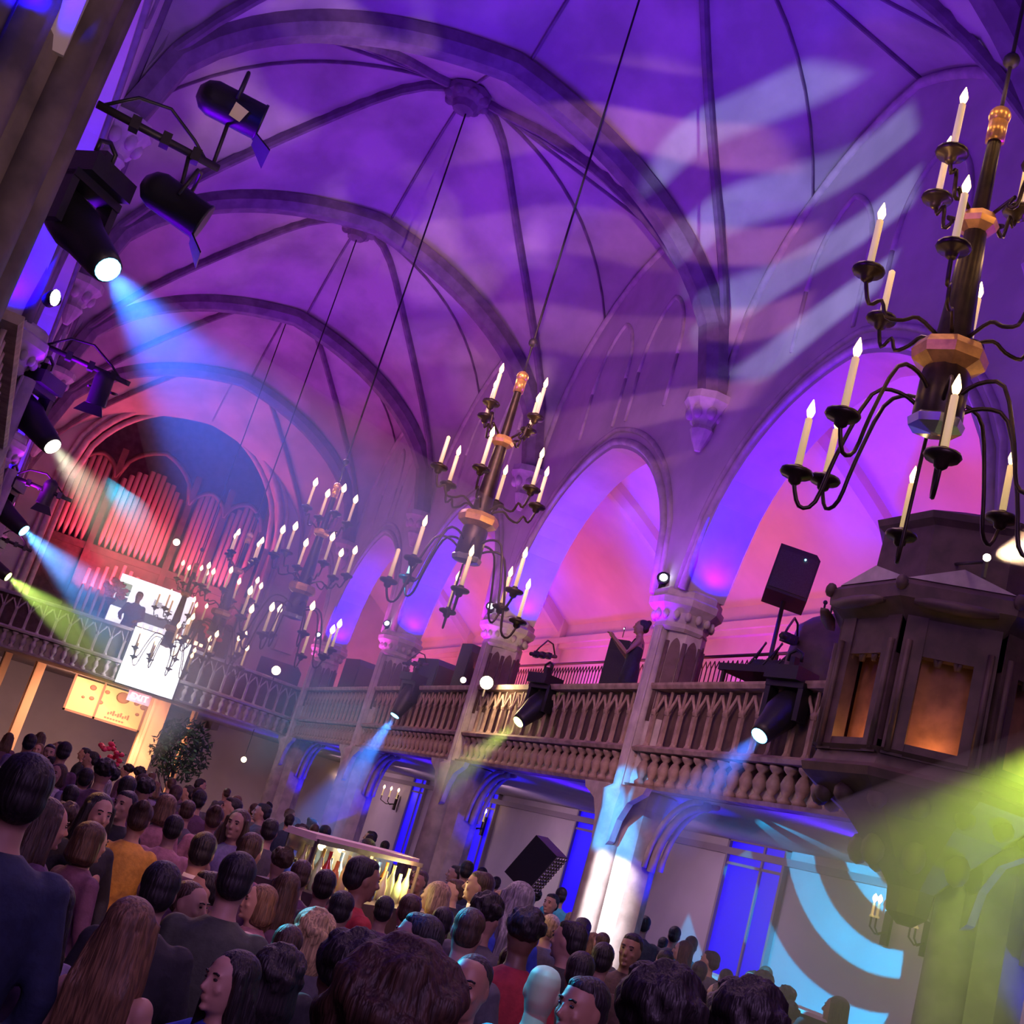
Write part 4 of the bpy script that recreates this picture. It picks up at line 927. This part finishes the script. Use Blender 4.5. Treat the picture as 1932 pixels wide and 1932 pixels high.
# ---------------------------------------------------------------- people
def fuse(mb, voxel, it=3, name='body'):
    me = mb.mesh('tmp'); o = bpy.data.objects.new('tmp', me); COL.objects.link(o)
    r = o.modifiers.new('r', 'REMESH'); r.mode = 'VOXEL'; r.voxel_size = voxel; r.use_smooth_shade = True
    if it: s_ = o.modifiers.new('s', 'SMOOTH'); s_.factor = .5; s_.iterations = it
    bpy.context.view_layer.update()
    m2 = bpy.data.meshes.new_from_object(o.evaluated_get(bpy.context.evaluated_depsgraph_get())); bpy.data.objects.remove(o); bpy.data.meshes.remove(me)
    m2.name = name; return m2
POSES = {   # elbow and wrist for the two arms (x = side, y = front, z), shoulder at (.19, 0, 1.42)
    'rest': (((.25, -.03, 1.13), (.24, .08, .88)), ((.25, -.03, 1.13), (.24, .08, .88))),
    'drink': (((.25, 0, 1.13), (.16, .24, 1.22)), ((.25, -.03, 1.13), (.24, .06, .88))),
    'fold': (((.27, .03, 1.15), (.05, .24, 1.17)), ((.27, .03, 1.15), (.02, .27, 1.12))),
    'phone': (((.24, .12, 1.16), (.09, .38, 1.38)), ((.24, .12, 1.16), (.05, .38, 1.38))),
    'hug': (((.30, .14, 1.30), (.24, .40, 1.34)), ((.25, -.03, 1.13), (.24, .06, .88))),
    'deck': (((.26, .08, 1.15), (.18, .34, 1.06)), ((.26, .08, 1.15), (.18, .34, 1.06)))}
def body_mb(fem, pose, dz=0):
    m = MB(); w = .86 if fem else 1
    # torso, hips, neck
    m.loft([((0, 0, .86), .15, .10), ((0, 0, .95), .165*(1.04 if fem else .96), .115), ((0, .01, 1.08), .135*w, .10), ((0, .0, 1.22), .155*w, .115), ((0, 0, 1.34), .175*w, .115), ((0, -.01, 1.42), .15*w, .09), ((0, -.01, 1.46), .075, .065), ((0, .0, 1.50), .052*w+.003, .055), ((0, .01, 1.56), .05*w+.003, .055)], 20)
    if fem:
        for s in (-1, 1): m.ball((s*.07, .085, 1.26), .06, .055, .06)
    # head
    m.loft([((0, .035, 1.515), .028, .03), ((0, .03, 1.535), .048, .06), ((0, .022, 1.565), .060, .082), ((0, .018, 1.60), .068, .093), ((0, .014, 1.64), .074, .098), ((0, .008, 1.68), .075, .10), ((0, .002, 1.715), .068, .092), ((0, -.002, 1.74), .05, .07), ((0, -.004, 1.752), .02, .03)], 22)
    m.tube([(0, .108, 1.655), (0, .118, 1.635), (0, .130, 1.612), (0, .118, 1.604)], [.008, .010, .014, .012], 8)
    for s in (-1, 1):
        m.ball((s*.030, .100, 1.668), .022, .012, .006); m.ball((s*.074, .0, 1.635), .008, .020, .030); m.ball((s*.04, .085, 1.615), .02, .018, .02)
    m.ball((0, .106, 1.578), .024, .012, .006); m.ball((0, .104, 1.569), .020, .012, .006); m.ball((0, .095, 1.54), .02, .018, .016)
    # legs
    for s in (-1, 1):
        m.tube([(s*.085, 0, .92), (s*.09, .01, .70), (s*.095, .02, .48), (s*.095, 0, .28), (s*.095, -.02, .08)], [.092, .080, .055, .055, .036], 14)
        m.loft([((s*.095, .05, .0), .04, .12), ((s*.095, .04, .03), .042, .125), ((s*.095, .0, .07), .036, .07), ((s*.095, -.02, .1), .034, .045)], 12)
    arms = POSES[pose]
    for (el, wr), s in zip(arms, (1, -1)):
        sh = Vector((s*.165*w, -.01, 1.40)); e = Vector((s*el[0], el[1], el[2])); h = Vector((s*wr[0], wr[1], wr[2]))
        m.ball(sh, .058*w, .055, .058)
        m.tube([sh, (sh+e)/2, e, (e+h)/2, h], [.052*w, .046*w, .038*w, .036*w, .025*w], 12)
        d = (h-e).normalized(); side = d.cross(Vector((0, 0, 1))) if abs(d.z) < .9 else Vector((0, 1, 0)); side = side.normalized(); nrm = d.cross(side)
        m.tube([h, h+d*.045, h+d*.09], [.024, .034, .032], 8); m.ball(h+d*.05, .034, .02, .034)
        cur = nrm*(.035 if nrm.z < 0 else -.035)
        for q, L in enumerate((.062, .072, .068, .052)):
            b = h+d*.09+side*(-.027+.018*q); m.tube([b, b+d*L*.5+cur*.25, b+d*L*.85+cur*.9], [.0088, .0085, .0075], 6)
        b = h+d*.03+side*.03; m.tube([b, b+side*.022+d*.03, b+side*.018+d*.06+cur*.3], [.011, .010, .008], 6)
    return m
def coat_mb(fem, pose, sleeves=True, bare=False):
    m = MB(); w = .86 if fem else 1.0
    if bare:      # sleeveless dress
        m.loft([((0, 0, .42), .21, .16), ((0, 0, .75), .20, .15), ((0, 0, .95), .19, .135), ((0, .01, 1.08), .145, .112), ((0, .01, 1.20), .152, .128), ((0, .01, 1.30), .155, .125), ((0, 0, 1.36), .13, .10)], 20)
        for s in (-1, 1):
            m.ball((s*.07, .085, 1.26), .068, .062, .068); m.tube([(s*.09, .10, 1.30), (s*.10, .05, 1.43), (s*.10, -.04, 1.44), (s*.09, -.09, 1.33)], .016, 6)
        return m
    m.loft([((0, 0, .74), .195*w, .14), ((0, 0, .95), .19*w, .14), ((0, .01, 1.08), .168*w, .125), ((0, 0, 1.22), .19*w, .14), ((0, 0, 1.34), .205*w, .14), ((0, -.01, 1.42), .185*w, .115), ((0, -.015, 1.465), .095, .082), ((0, -.015, 1.485), .07, .07)], 20)
    for (el, wr), s in zip(POSES[pose], (1, -1)):
        sh = Vector((s*.17*w, -.01, 1.395)); e = Vector((s*el[0], el[1], el[2])); h = Vector((s*wr[0], wr[1], wr[2]))
        m.ball(sh, .072, .068, .068); m.tube([sh, (sh+e)/2, e, (e+h)/2, h-(h-e)*.06], [.066, .058, .050, .046, .038], 12)
    return m
def hair_mb(style, sd):
    rg = random.Random(sd); m = MB()
    if style == 'short':
        m.ball((0, -.018, 1.683), .084, .100, .088); m.ball((0, -.045, 1.635), .076, .072, .075); m.ball((0, .03, 1.722), .065, .062, .042)
    elif style == 'crop':
        m.ball((0, -.012, 1.690), .080, .100, .076); m.ball((0, -.04, 1.64), .073, .070, .07)
    elif style == 'curly':
        m.ball((0, -.02, 1.695), .09, .105, .088)
        for i in range(150):
            v = Vector((rg.gauss(0, 1), rg.gauss(0, 1), rg.gauss(0, 1))).normalized()
            p = Vector((v.x*.095, v.y*.108-.02, v.z*.085+1.70))
            if p.y > .06 and p.z < 1.70 or p.z < 1.62 and p.y > 0: continue
            m.ball(p, .015, n=8, m=6)
    elif style == 'long':
        m.ball((0, -.018, 1.685), .092, .108, .092); m.loft([((0, -.07, 1.25), .10, .035), ((0, -.075, 1.34), .125, .05), ((0, -.06, 1.46), .12, .075), ((0, -.045, 1.56), .105, .085), ((0, -.03, 1.66), .093, .095)], 16)
        for s in (-1, 1): m.tube([(s*.078, .03, 1.70), (s*.088, .02, 1.60), (s*.096, .01, 1.48), (s*.10, .03, 1.36)], [.024, .028, .032, .018], 8)
        for i in range(26):
            a = rg.uniform(2.2, 7.2); x = .10*math.sin(a); m.tube([(x, -.10+.05*abs(math.sin(a)), 1.62), (x*1.2, -.12, 1.45), (x*1.1+.02*rg.uniform(-1, 1), -.10, 1.24+.05*rg.random())], .011, 5)
    elif style == 'bob':
        m.ball((0, -.018, 1.685), .094, .108, .090); m.loft([((0, -.03, 1.50), .085, .07), ((0, -.04, 1.54), .108, .095), ((0, -.03, 1.62), .10, .10), ((0, -.02, 1.68), .09, .10)], 16)
    elif style == 'updo':
        m.ball((0, -.018, 1.685), .088, .105, .086); m.ball((0, -.09, 1.735), .05, .045, .048); m.ball((0, -.05, 1.63), .075, .07, .07)
    elif style == 'big':
        m.ball((0, -.03, 1.69), .115, .125, .105); m.loft([((0, -.06, 1.42), .10, .05), ((0, -.06, 1.52), .13, .09), ((0, -.04, 1.64), .12, .11)], 16)
        for i in range(40):
            v = Vector((rg.gauss(0, 1), -abs(rg.gauss(0, 1)), rg.gauss(0, 1))).normalized(); m.ball((v.x*.115, v.y*.12-.03, v.z*.11+1.67), .028)
    return m
def hairmat(n, c):
    m = mat(n, c, .55, noise=.6, scale=1, bump=.5, detail=2); nt = m.node_tree
    tc = [x for x in nt.nodes if x.type == 'TEX_COORD'][0]; nz = [x for x in nt.nodes if x.type == 'TEX_NOISE'][0]
    mp = nt.nodes.new('ShaderNodeMapping'); mp.inputs['Scale'].default_value = (90, 90, 7); nt.links.new(tc.outputs['Object'], mp.inputs[0]); nt.links.new(mp.outputs[0], nz.inputs['Vector']); return m
SKIN = [mat('fair skin', (.42, .24, .18), .55), mat('tan skin', (.30, .16, .10), .5), mat('brown skin', (.16, .08, .05), .5)]
HM = {n: hairmat(n+' hair', c) for n, c in dict(black=(.015, .01, .012), brown=(.07, .035, .02), light=(.22, .12, .06), blond=(.55, .38, .18), grey=(.35, .32, .33)).items()}
CM = {n: mat(n+' cloth', c, .8, bump=.3, noise=.25, scale=25) for n, c in dict(black=(.018, .018, .024), navy=(.02, .03, .08), grey=(.10, .09, .11), olive=(.06, .07, .05), white=(.6, .57, .6), mustard=(.65, .33, .05), pink=(.5, .22, .26), red=(.4, .03, .04), blue=(.03, .06, .5), teal=(.05, .4, .45), lavender=(.25, .2, .38), plum=(.12, .05, .12), brown=(.09, .05, .04)).items()}
EYE = mat('eye', (.02, .015, .015), .2); SHIRT = mat('white shirt collar', (.85, .8, .75), .7); LIPS = mat('lips', (.3, .08, .08), .5)
BODY = {}; COAT = {}; HAIR = {}
EYM = MB()
EYM.ball((0, 0, 0), .011, .008, .006, 8, 6)
EYM = EYM.mesh('eye')
BRM = MB()
BRM.tube([(-.017, .004, -.003), (0, .005, .002), (.017, -.002, -.003)], .0042, 5)
BRM = BRM.mesh('eyebrow')
COLM = MB().loft([((0, -.012, 1.455), .082, .075), ((0, -.005, 1.475), .068, .068), ((0, .0, 1.505), .062, .064), ((0, .0, 1.507), .05, .052)], 18).mesh('collar')
TROM = MB()
for s in (-1, 1): TROM.tube([(s*.085, 0, .93), (s*.09, .01, .70), (s*.095, .02, .48), (s*.095, 0, .28), (s*.095, -.01, .08)], [.105, .095, .075, .072, .065], 12)
TROM = TROM.loft([((0, 0, .84), .17, .125), ((0, 0, .98), .165, .125)], 16).mesh('trousers')
SHM = MB()
for s in (-1, 1): SHM.loft([((s*.095, .055, -.002), .047, .13), ((s*.095, .045, .035), .048, .132), ((s*.095, .0, .085), .043, .08), ((s*.095, -.02, .12), .042, .055)], 12)
SHM = SHM.mesh('shoes')
def person(label, loc, rz, height, fem=False, pose='rest', hair='short', hc='black', cloth='black', skin=0, collar=False, bare=False, group=None, tiltx=0):
    sc = height/1.76
    t = thing('person', label, 'person', loc, rz, group); t.scale = (sc, sc, sc); t.rotation_euler = (0, 0, rz)
    kb = (fem, pose)
    if kb not in BODY: BODY[kb] = fuse(body_mb(fem, pose), .0085, 2)
    if (fem, pose, bare) not in COAT: COAT[(fem, pose, bare)] = fuse(coat_mb(fem, pose, bare=bare), .014, 3, 'garment')
    link('body', BODY[kb], SKIN[skin], t)
    link('dress' if bare else 'jacket', COAT[(fem, pose, bare)], CM[cloth], t)
    if not bare: link('trousers', TROM, CM['black'], t)
    link('shoes', SHM, CM['black'], t)
    for s_ in (-1, 1): link('eye', EYM, EYE, t, loc=(s_*.030, .102, 1.651)); link('eyebrow', BRM, HM['brown' if hc in ('blond', 'light') else 'black'], t, loc=(s_*.031, .105, 1.674), rot=(0, 0, -.25*s_))
    if collar: link('collar', COLM, SHIRT, t, label='white shirt collar')
    if hair:
        if hair not in HAIR: HAIR[hair] = fuse(hair_mb(hair, 5), .011, 2, 'hair')
        link('hair', HAIR[hair], HM[hc], t)
    return t
def face_to(px_, py_, ang, D, loc):   # ang: 0 = faces away from the camera, 180 = faces it, 90 = faces left in the photo
    base = math.atan2(loc.y, loc.x)-PI/2; return base+R(ang)
PLACED = []
def crowd(px_, py_, w_, ang, label, **k):
    D = .172*2382/w_*(1.12 if k.get('hair') in ('big',) else 1)
    head = onD(px_, py_, D)
    for _ in range(30):
        h = head.z+.115
        if h > 1.97: D *= 1.04
        elif h < 1.52: D *= .96
        else: break
        head = onD(px_, py_, D)
    while head.x > 9.0: D *= .97; head = onD(px_, py_, D)
    for _ in range(12):
        if any((head.x-a)**2+(head.y-b)**2 < .17 for a, b in PLACED) or any(abs(head.x-7.2) < .6 and abs(head.y-q_) < .6 for q_ in YC): D *= 1.02; head = onD(px_, py_, D)
        else: break
    h = head.z+.115*1
    loc = Vector((head.x, head.y, 0))
    k.setdefault('pose', 'rest'); k.pop('tilt', None)
    PLACED.append((loc.x, loc.y)); return person(label, tuple(loc), face_to(px_, py_, ang, D, loc), h, **k)
CW = [
 (40, 1490, 98, 10, 'tall person in dark clothes at the left edge, head at mid height of the crowd', dict(hair='short', cloth='navy')),
 (85, 1722, 92, 20, 'woman with long black hair and lavender top at the lower left', dict(fem=True, hair='long', hc='black', cloth='lavender')),
 (238, 1765, 92, -15, 'woman with long grey blond hair and sheer dark dress at the lower left', dict(fem=True, hair='long', hc='light', cloth='plum', bare=True)),
 (297, 1682, 78, 5, 'man with thick black hair in a dark jacket, left of the talking man', dict(hair='short', cloth='black')),
 (352, 1710, 62, -120, 'man with grey hair turned to the right, talking, lower left', dict(hair='crop', hc='brown', cloth='plum')),
 (388, 1685, 56, 95, 'man with black hair in profile facing the talking man', dict(hair='short', cloth='black')),
 (443, 1660, 74, 0, 'broad person in a dark hood behind the profile man', dict(hair='short', hc='black', cloth='olive')),
 (455, 1800, 74, 35, 'bald man with a pale shiny head in the lower left', dict(hair=None, cloth='black')),
 (432, 1862, 92, 130, 'woman with dark hair looking left, blue sleeve beside her, lower left', dict(fem=True, hair='long', hc='black', cloth='blue', pose='hug')),
 (512, 1850, 96, 15, 'woman with very long dark brown hair at the bottom left', dict(fem=True, hair='big', hc='black', cloth='black')),
 (536, 1795, 70, 0, 'dark haired person behind the long haired woman at the bottom left', dict(hair='short', hc='brown', cloth='black')),
 (487, 1708, 56, 110, 'woman with light brown hair showing her cheek and ear', dict(fem=True, hair='bob', hc='light', cloth='pink')),
 (582, 1765, 88, 20, 'woman with big blond hair falling down her back', dict(fem=True, hair='big', hc='blond', cloth='grey')),
 (655, 1850, 112, 5, 'near person with a large dark head, left of the nearest dome of hair', dict(hair='curly', cloth='black')),
 (735, 1925, 190, 0, 'nearest person with a big dome of brown hair at the bottom centre', dict(fem=True, hair='big', hc='brown', cloth='plum')),
 (537, 1683, 56, 15, 'woman with long brown hair behind the blond woman', dict(fem=True, hair='long', hc='brown', cloth='plum')),
 (610, 1675, 54, 0, 'person with dark hair in front of the bar bottles', dict(hair='short', cloth='black')),
 (640, 1720, 56, 0, 'person in navy jacket below the bar bottles', dict(hair='crop', cloth='navy')),
 (682, 1655, 58, -60, 'man with swept black hair and orange red collar by the bar', dict(hair='short', cloth='red', skin=1)),
 (722, 1722, 44, 0, 'dark haired person just right of the orange red collar', dict(hair='short', cloth='plum')),
 (770, 1722, 50, 0, 'person in plum behind the cyan lit man', dict(hair='crop', hc='brown', cloth='plum')),
 (832, 1745, 50, 0, 'person with glossy black hair right of the cyan lit man', dict(hair='short', cloth='black')),
 (790, 1775, 70, 75, 'man with his face lit bright cyan, looking left', dict(hair='short', cloth='black', collar=True)),
 (882, 1758, 64, 0, 'man with short grey brown hair and pale collar, centre of the crowd', dict(hair='crop', hc='brown', cloth='grey', collar=True)),
 (917, 1728, 52, -20, 'man with a tall black quiff behind the grey haired man', dict(hair='curly', cloth='grey')),
 (906, 1672, 38, 85, 'man in profile with his face lit yellow, looking left', dict(hair='short', hc='brown', cloth='navy', collar=True)),
 (858, 1682, 32, 110, 'person with a white lit forehead behind the yellow faced man', dict(hair='short', hc='brown', cloth='black')),
 (790, 1664, 32, 150, 'person behind the bar frame corner with an orange lit face', dict(hair='short', hc='brown', cloth='navy', skin=1)),
 (822, 1692, 40, 60, 'blond woman with an amber lit fringe', dict(fem=True, hair='bob', hc='blond', cloth='mustard')),
 (760, 1690, 34, 200, 'person with yellow lit chest in front of the bar frame', dict(hair='short', cloth='mustard')),
 (975, 1700, 52, 30, 'woman in a blue shawl under the tipped speaker box', dict(fem=True, hair='long', hc='grey', cloth='blue')),
 (988, 1762, 60, 10, 'man with rounded black curls and a reddish collar, centre right', dict(hair='curly', cloth='red', skin=2)),
 (1036, 1752, 38, 20, 'man with grey blond hair right of the curly haired man', dict(hair='crop', hc='blond', cloth='grey')),
 (1075, 1775, 50, 60, 'man with dark hair and pink cheek before the foot of the lit pier', dict(hair='short', cloth='black', skin=0)),
 (1075, 1738, 24, 0, 'small blond head behind the dark haired man by the lit pier', dict(hair='crop', hc='blond', cloth='teal')),
 (962, 1825, 62, 0, 'person with dark brown hair behind the bearded man', dict(hair='short', hc='brown', cloth='plum')),
 (885, 1862, 84, 165, 'man with receding hair and dark beard facing the camera, bottom centre', dict(hair='crop', hc='black', cloth='navy', skin=1)),
 (948, 1872, 58, 20, 'woman with shiny long blond hair and teal top at the bottom', dict(fem=True, hair='long', hc='blond', cloth='teal', bare=True)),
 (1022, 1872, 74, 0, 'bald man with his head lit cyan and yellow at the bottom', dict(hair=None, cloth='teal')),
 (1100, 1905, 82, 140, 'man with black hair in front of a yellow lit shoulder, bottom right', dict(hair='short', cloth='white', skin=1)),
 (1135, 1812, 46, 0, 'person with black hair and brown jacket right of the lit pier', dict(hair='short', cloth='brown')),
 (1190, 1792, 42, 165, 'man facing the camera right of the lit pier', dict(hair='short', cloth='brown', skin=1)),
 (1150, 1788, 24, 0, 'grey haired person behind the brown jackets', dict(hair='crop', hc='grey', cloth='teal')),
 (1092, 1838, 60, 0, 'broad person in an olive grey jacket, right of centre', dict(hair='short', cloth='olive')),
 (1252, 1818, 34, 20, 'man with bright ear and pale collar in an olive jacket', dict(hair='short', cloth='olive', collar=True)),
 (1240, 1932, 128, 0, 'near person with a round dark head at the bottom right', dict(hair='curly', cloth='black')),
 (1405, 1948, 112, 0, 'near person with the top of a dark head below the right corner', dict(hair='curly', cloth='black')),
 (1437, 1862, 34, 170, 'man with curly dark hair and yellow collar facing the camera at right', dict(hair='curly', cloth='olive', collar=True, skin=1)),
 (1415, 1852, 26, 160, 'woman with a peach coloured face beside the curly haired man', dict(fem=True, hair='updo', hc='brown', cloth='grey')),
 (1368, 1850, 30, 10, 'man with a cyan lit ear in a dark grey jacket', dict(hair='crop', hc='black', cloth='olive')),
 (1340, 1815, 28, 60, 'man with black hair beside the cyan lit group', dict(hair='short', cloth='grey')),
 (1303, 1785, 20, 0, 'small teal lit head below the window', dict(hair='short', cloth='teal')),
 (1290, 1812, 26, -60, 'woman with tan face in the small group below the window', dict(fem=True, hair='updo', hc='brown', cloth='brown')),
 (1318, 1838, 34, 0, 'dark jacketed man in front of the small group below the window', dict(hair='short', cloth='grey')),
 (1395, 1895, 46, 0, 'man in a grey jacket with his back turned near the right corner', dict(hair='short', hc='brown', cloth='olive')),
 (1345, 1905, 44, 10, 'person in olive near the right corner between two large heads', dict(hair='short', cloth='olive')),
 (183, 1535, 50, 205, 'woman with long dark hair and her face lit orange', dict(fem=True, hair='long', hc='black', cloth='black', skin=0)),
 (118, 1552, 50, 10, 'man with a gleaming white collar and grey jacket at left', dict(hair='curly', hc='brown', cloth='grey', collar=True)),
 (168, 1592, 54, -50, 'woman with a brown bob behind the long haired pair', dict(fem=True, hair='bob', hc='brown', cloth='plum')),
 (262, 1545, 46, 0, 'person in a mustard yellow fur stole lit warm', dict(fem=True, hair='updo', hc='brown', cloth='mustard')),
 (325, 1566, 40, 0, 'person with dark round hair above peach shoulders', dict(hair='short', cloth='pink')),
 (380, 1608, 54, 0, 'man with black hair and lit collar, left of the twin collars', dict(hair='short', cloth='plum', collar=True)),
 (471, 1606, 50, -20, 'man with black hair and lit collar, right of the twin collars', dict(hair='short', hc='brown', cloth='plum', collar=True)),
 (530, 1632, 42, 20, 'person with curly dark hair beside the pink patterned dress', dict(hair='curly', hc='brown', cloth='pink')),
 (508, 1568, 34, 0, 'man with a dark head against the blue haze', dict(hair='short', cloth='grey')),
 (448, 1555, 38, 160, 'woman with brown hair facing the camera in the middle of the left crowd', dict(fem=True, hair='long', hc='brown', cloth='lavender')),
 (495, 1533, 24, 90, 'small head with a yellow lit cheek near the blue haze', dict(hair='short', cloth='grey')),
 (437, 1525, 28, 100, 'person with yellow lit nose left of the blue haze', dict(hair='short', cloth='grey')),
 (403, 1545, 34, 0, 'person in a peach top with upswept hair', dict(fem=True, hair='updo', hc='brown', cloth='pink')),
 (352, 1532, 32, 0, 'grey jacketed person with short hair, middle left crowd', dict(hair='crop', hc='brown', cloth='grey')),
 (310, 1525, 36, 20, 'woman with light hair above peach shoulders in the left crowd', dict(fem=True, hair='bob', hc='light', cloth='pink')),
 (272, 1492, 30, 0, 'round dark head outlined against the amber pillar', dict(hair='curly', cloth='black')),
 (238, 1488, 34, 0, 'person with a dark crop left of the round dark head', dict(hair='short', cloth='plum')),
 (195, 1458, 32, 0, 'person with dark tall hair in front of the red arrangement', dict(hair='curly', cloth='plum')),
 (192, 1490, 34, 0, 'grey haired person in the left crowd', dict(hair='bob', hc='grey', cloth='plum', fem=True)),
 (235, 1520, 40, 150, 'man facing the camera with a lit chin in the left crowd', dict(hair='short', cloth='black')),
 (120, 1418, 26, 0, 'person with dark hair high in the far left crowd', dict(hair='short', cloth='plum')),
 (92, 1420, 22, 180, 'person with a tan round face in the far left crowd', dict(hair='short', cloth='white')),
 (55, 1402, 24, 0, 'person with dark hair nearest the amber strip at far left', dict(hair='short', cloth='lavender')),
 (160, 1470, 30, 0, 'person in lavender in the far left crowd', dict(hair='short', cloth='lavender')),
 (108, 1462, 28, 150, 'pale clothed person facing the camera at far left', dict(hair='bob', cloth='white', fem=True, hc='brown')),
 (130, 1505, 34, 10, 'person with dark hair behind the white collared man', dict(hair='short', cloth='plum')),
 (375, 1510, 28, 0, 'person with a dark head below the potted tree', dict(hair='short', cloth='plum')),
 (330, 1500, 26, 0, 'person with brown hair under the potted tree', dict(hair='short', hc='brown', cloth='brown')),
 (565, 1578, 28, 0, 'dark haired man at the left end of the bar', dict(hair='curly', cloth='navy')),
 (575, 1605, 36, 0, 'man with brown hair in a salmon top at the left end of the bar', dict(hair='short', hc='brown', cloth='pink')),
 (565, 1655, 50, 0, 'person with a dark brown head left of the bar bottles', dict(hair='short', hc='brown', cloth='plum')),
 (545, 1550, 20, 0, 'small dark head beyond the left end of the bar', dict(hair='short', cloth='navy')),
 (697, 1588, 20, 0, 'small dark head above the pale bar top', dict(hair='short', cloth='plum')),
 (725, 1600, 20, 0, 'second small dark head above the pale bar top', dict(hair='short', cloth='plum')),
 (615, 1555, 16, 0, 'tiny head beside the blue strip of the fourth pier', dict(hair='short', cloth='navy')),
 (880, 1642, 26, 0, 'dark head under the blue window left of the tipped speaker', dict(hair='short', cloth='navy')),
 (908, 1652, 22, 0, 'dark head just left of the tipped speaker', dict(hair='short', cloth='navy')),
 (860, 1650, 24, 90, 'head with a reddish lit cheek under the blue window', dict(hair='short', cloth='navy')),
 (935, 1668, 20, 0, 'small dark head below the tipped speaker', dict(hair='short', cloth='navy')),
 (1040, 1705, 26, 150, 'man with a blue lit face under the blue window', dict(hair='short', cloth='blue')),
 (1058, 1690, 22, 0, 'teal clothed person left of the lit pier', dict(hair='short', cloth='teal')),
 (1215, 1745, 16, 0, 'small head with yellow glow by the low bar front', dict(hair='short', cloth='grey')),
 (1272, 1765, 18, 0, 'small head with a red scarf by the low bar front', dict(hair='short', cloth='grey')),
 (1250, 1785, 22, 0, 'person behind the bright eared man', dict(hair='short', cloth='navy')),
]
for x_, y_, w_, a_, lb_, kw in CW: crowd(x_, y_, w_, a_, lb_, **kw)
# the rest of the crowd, too far or too hidden to tell apart
rg = random.Random(11); cnt = 0; tries = 0
kinds = [dict(hair='short', cloth='black'), dict(hair='curly', cloth='plum'), dict(hair='crop', hc='brown', cloth='grey'), dict(fem=True, hair='long', hc='brown', cloth='plum'), dict(fem=True, hair='bob', hc='light', cloth='lavender'), dict(hair='short', hc='brown', cloth='navy'), dict(fem=True, hair='updo', hc='black', cloth='pink')]
knames = ['dark haired person in black', 'curly haired person in plum', 'short haired person in grey', 'long haired woman in plum', 'woman with a light bob in lavender', 'brown haired person in navy', 'woman with pinned up hair in pink']
while cnt < 62 and tries < 4000:
    tries += 1; y = rg.uniform(6.5, 26); x = rg.uniform(.0, 9.0 if 9 < y < 22 else 6.3)
    if any((x-a)**2+(y-b)**2 < (.5+.008*y)**2 for a, b in PLACED): continue
    if any(abs(x-7.3) < .75 and abs(y-q) < .75 for q in YC) or 9.4 < x < 10.2 or (2.6 < x < 4.6 and 9.0 < y < 11.6): continue
    if (Vector((x, y, 0))-CP).length < 6.5: continue
    h = rg.uniform(1.58, 1.78); i = rg.randrange(7); PLACED.append((x, y)); kw = dict(kinds[i]); cnt += 1
    person(knames[i]+' deep in the packed far crowd', (x, y, 0), math.atan2(y, x)-PI/2+rg.choice([0, .3, -.3, 1.4, -1.2, 2.9]), h, group='far crowd: '+knames[i], **kw)
LMK = [(205, 1420, 'the red flowers'), (230, 1400, 'the amber pillar'), (330, 1425, 'the potted tree'), (530, 1500, 'the far corner'), (630, 1530, 'the fourth pier'), (695, 1600, 'the bar canopy'), (820, 1600, 'the third pier'),
 (905, 1600, 'the narrow window'), (1010, 1650, 'the tipped speaker'), (1115, 1700, 'the cyan pier'), (1250, 1740, 'the low bar'), (1390, 1760, 'the big window'), (1500, 1830, 'the cyan swirl'), (60, 1440, 'the left edge'), (440, 1480, 'the tiny lamp')]
seen = {}
for o in [x for x in SC.objects if x.get('group', '').startswith('far crowd')]:
    v = Vector(o.location)+Vector((0, 0, o.scale[2]*1.65))-CP; d = v.dot(fw); x_ = 966+FPX*v.dot(CR)/d; y_ = 966-FPX*v.dot(CU)/d
    lx, ly, nm = min(LMK, key=lambda l: (l[0]-x_)**2+(l[1]-y_)**2)
    rel = ('left of ' if x_ < lx else 'right of ') if abs(x_-lx) > abs(y_-ly) else ('above ' if y_ < ly else 'in front of ')
    lb = o['label'].replace(' deep in the packed far crowd', '')+' among the crowd '+rel+nm
    seen.setdefault(lb, []).append(o)
for lb, os_ in seen.items():
    os_.sort(key=lambda o: o.location.y)
    for i, o in enumerate(os_):
        o['label'] = lb if len(os_) == 1 else lb.replace(' among the crowd', [', nearer,', ', farther,', ', farthest,', ', hindmost,'][min(i, 3)])
# people upstairs
q = onX(1211, 1185, 7.6); pw = person('woman in a sleeveless black dress raising a phone on the right gallery', (q.x, q.y, GF), R(60), q.z+.11-GF, fem=True, pose='phone', hair='updo', hc='black', cloth='black', bare=True, skin=1)
hq = onX(1177, 1193, 7.4); pm = MB().box(-.036, .036, -.005, .005, -.07, .07).build('phone', M['black']); pm.location = hq; pm.rotation_euler = (0, 0, R(60)); tag(pm, 'phone held up by the woman on the right gallery', 'phone')
MB().ball((0, .007, .05), .008).build('camera_light', M['led'], pm, label='white glint of the phone light')
q = onY(263, 1125, 30.6); person('person in a purple shirt bent over the decks before the white screen', (q.x, 30.6, 3.6), R(165), q.z+.11-3.6, pose='deck', hair='short', hc='black', cloth='lavender')
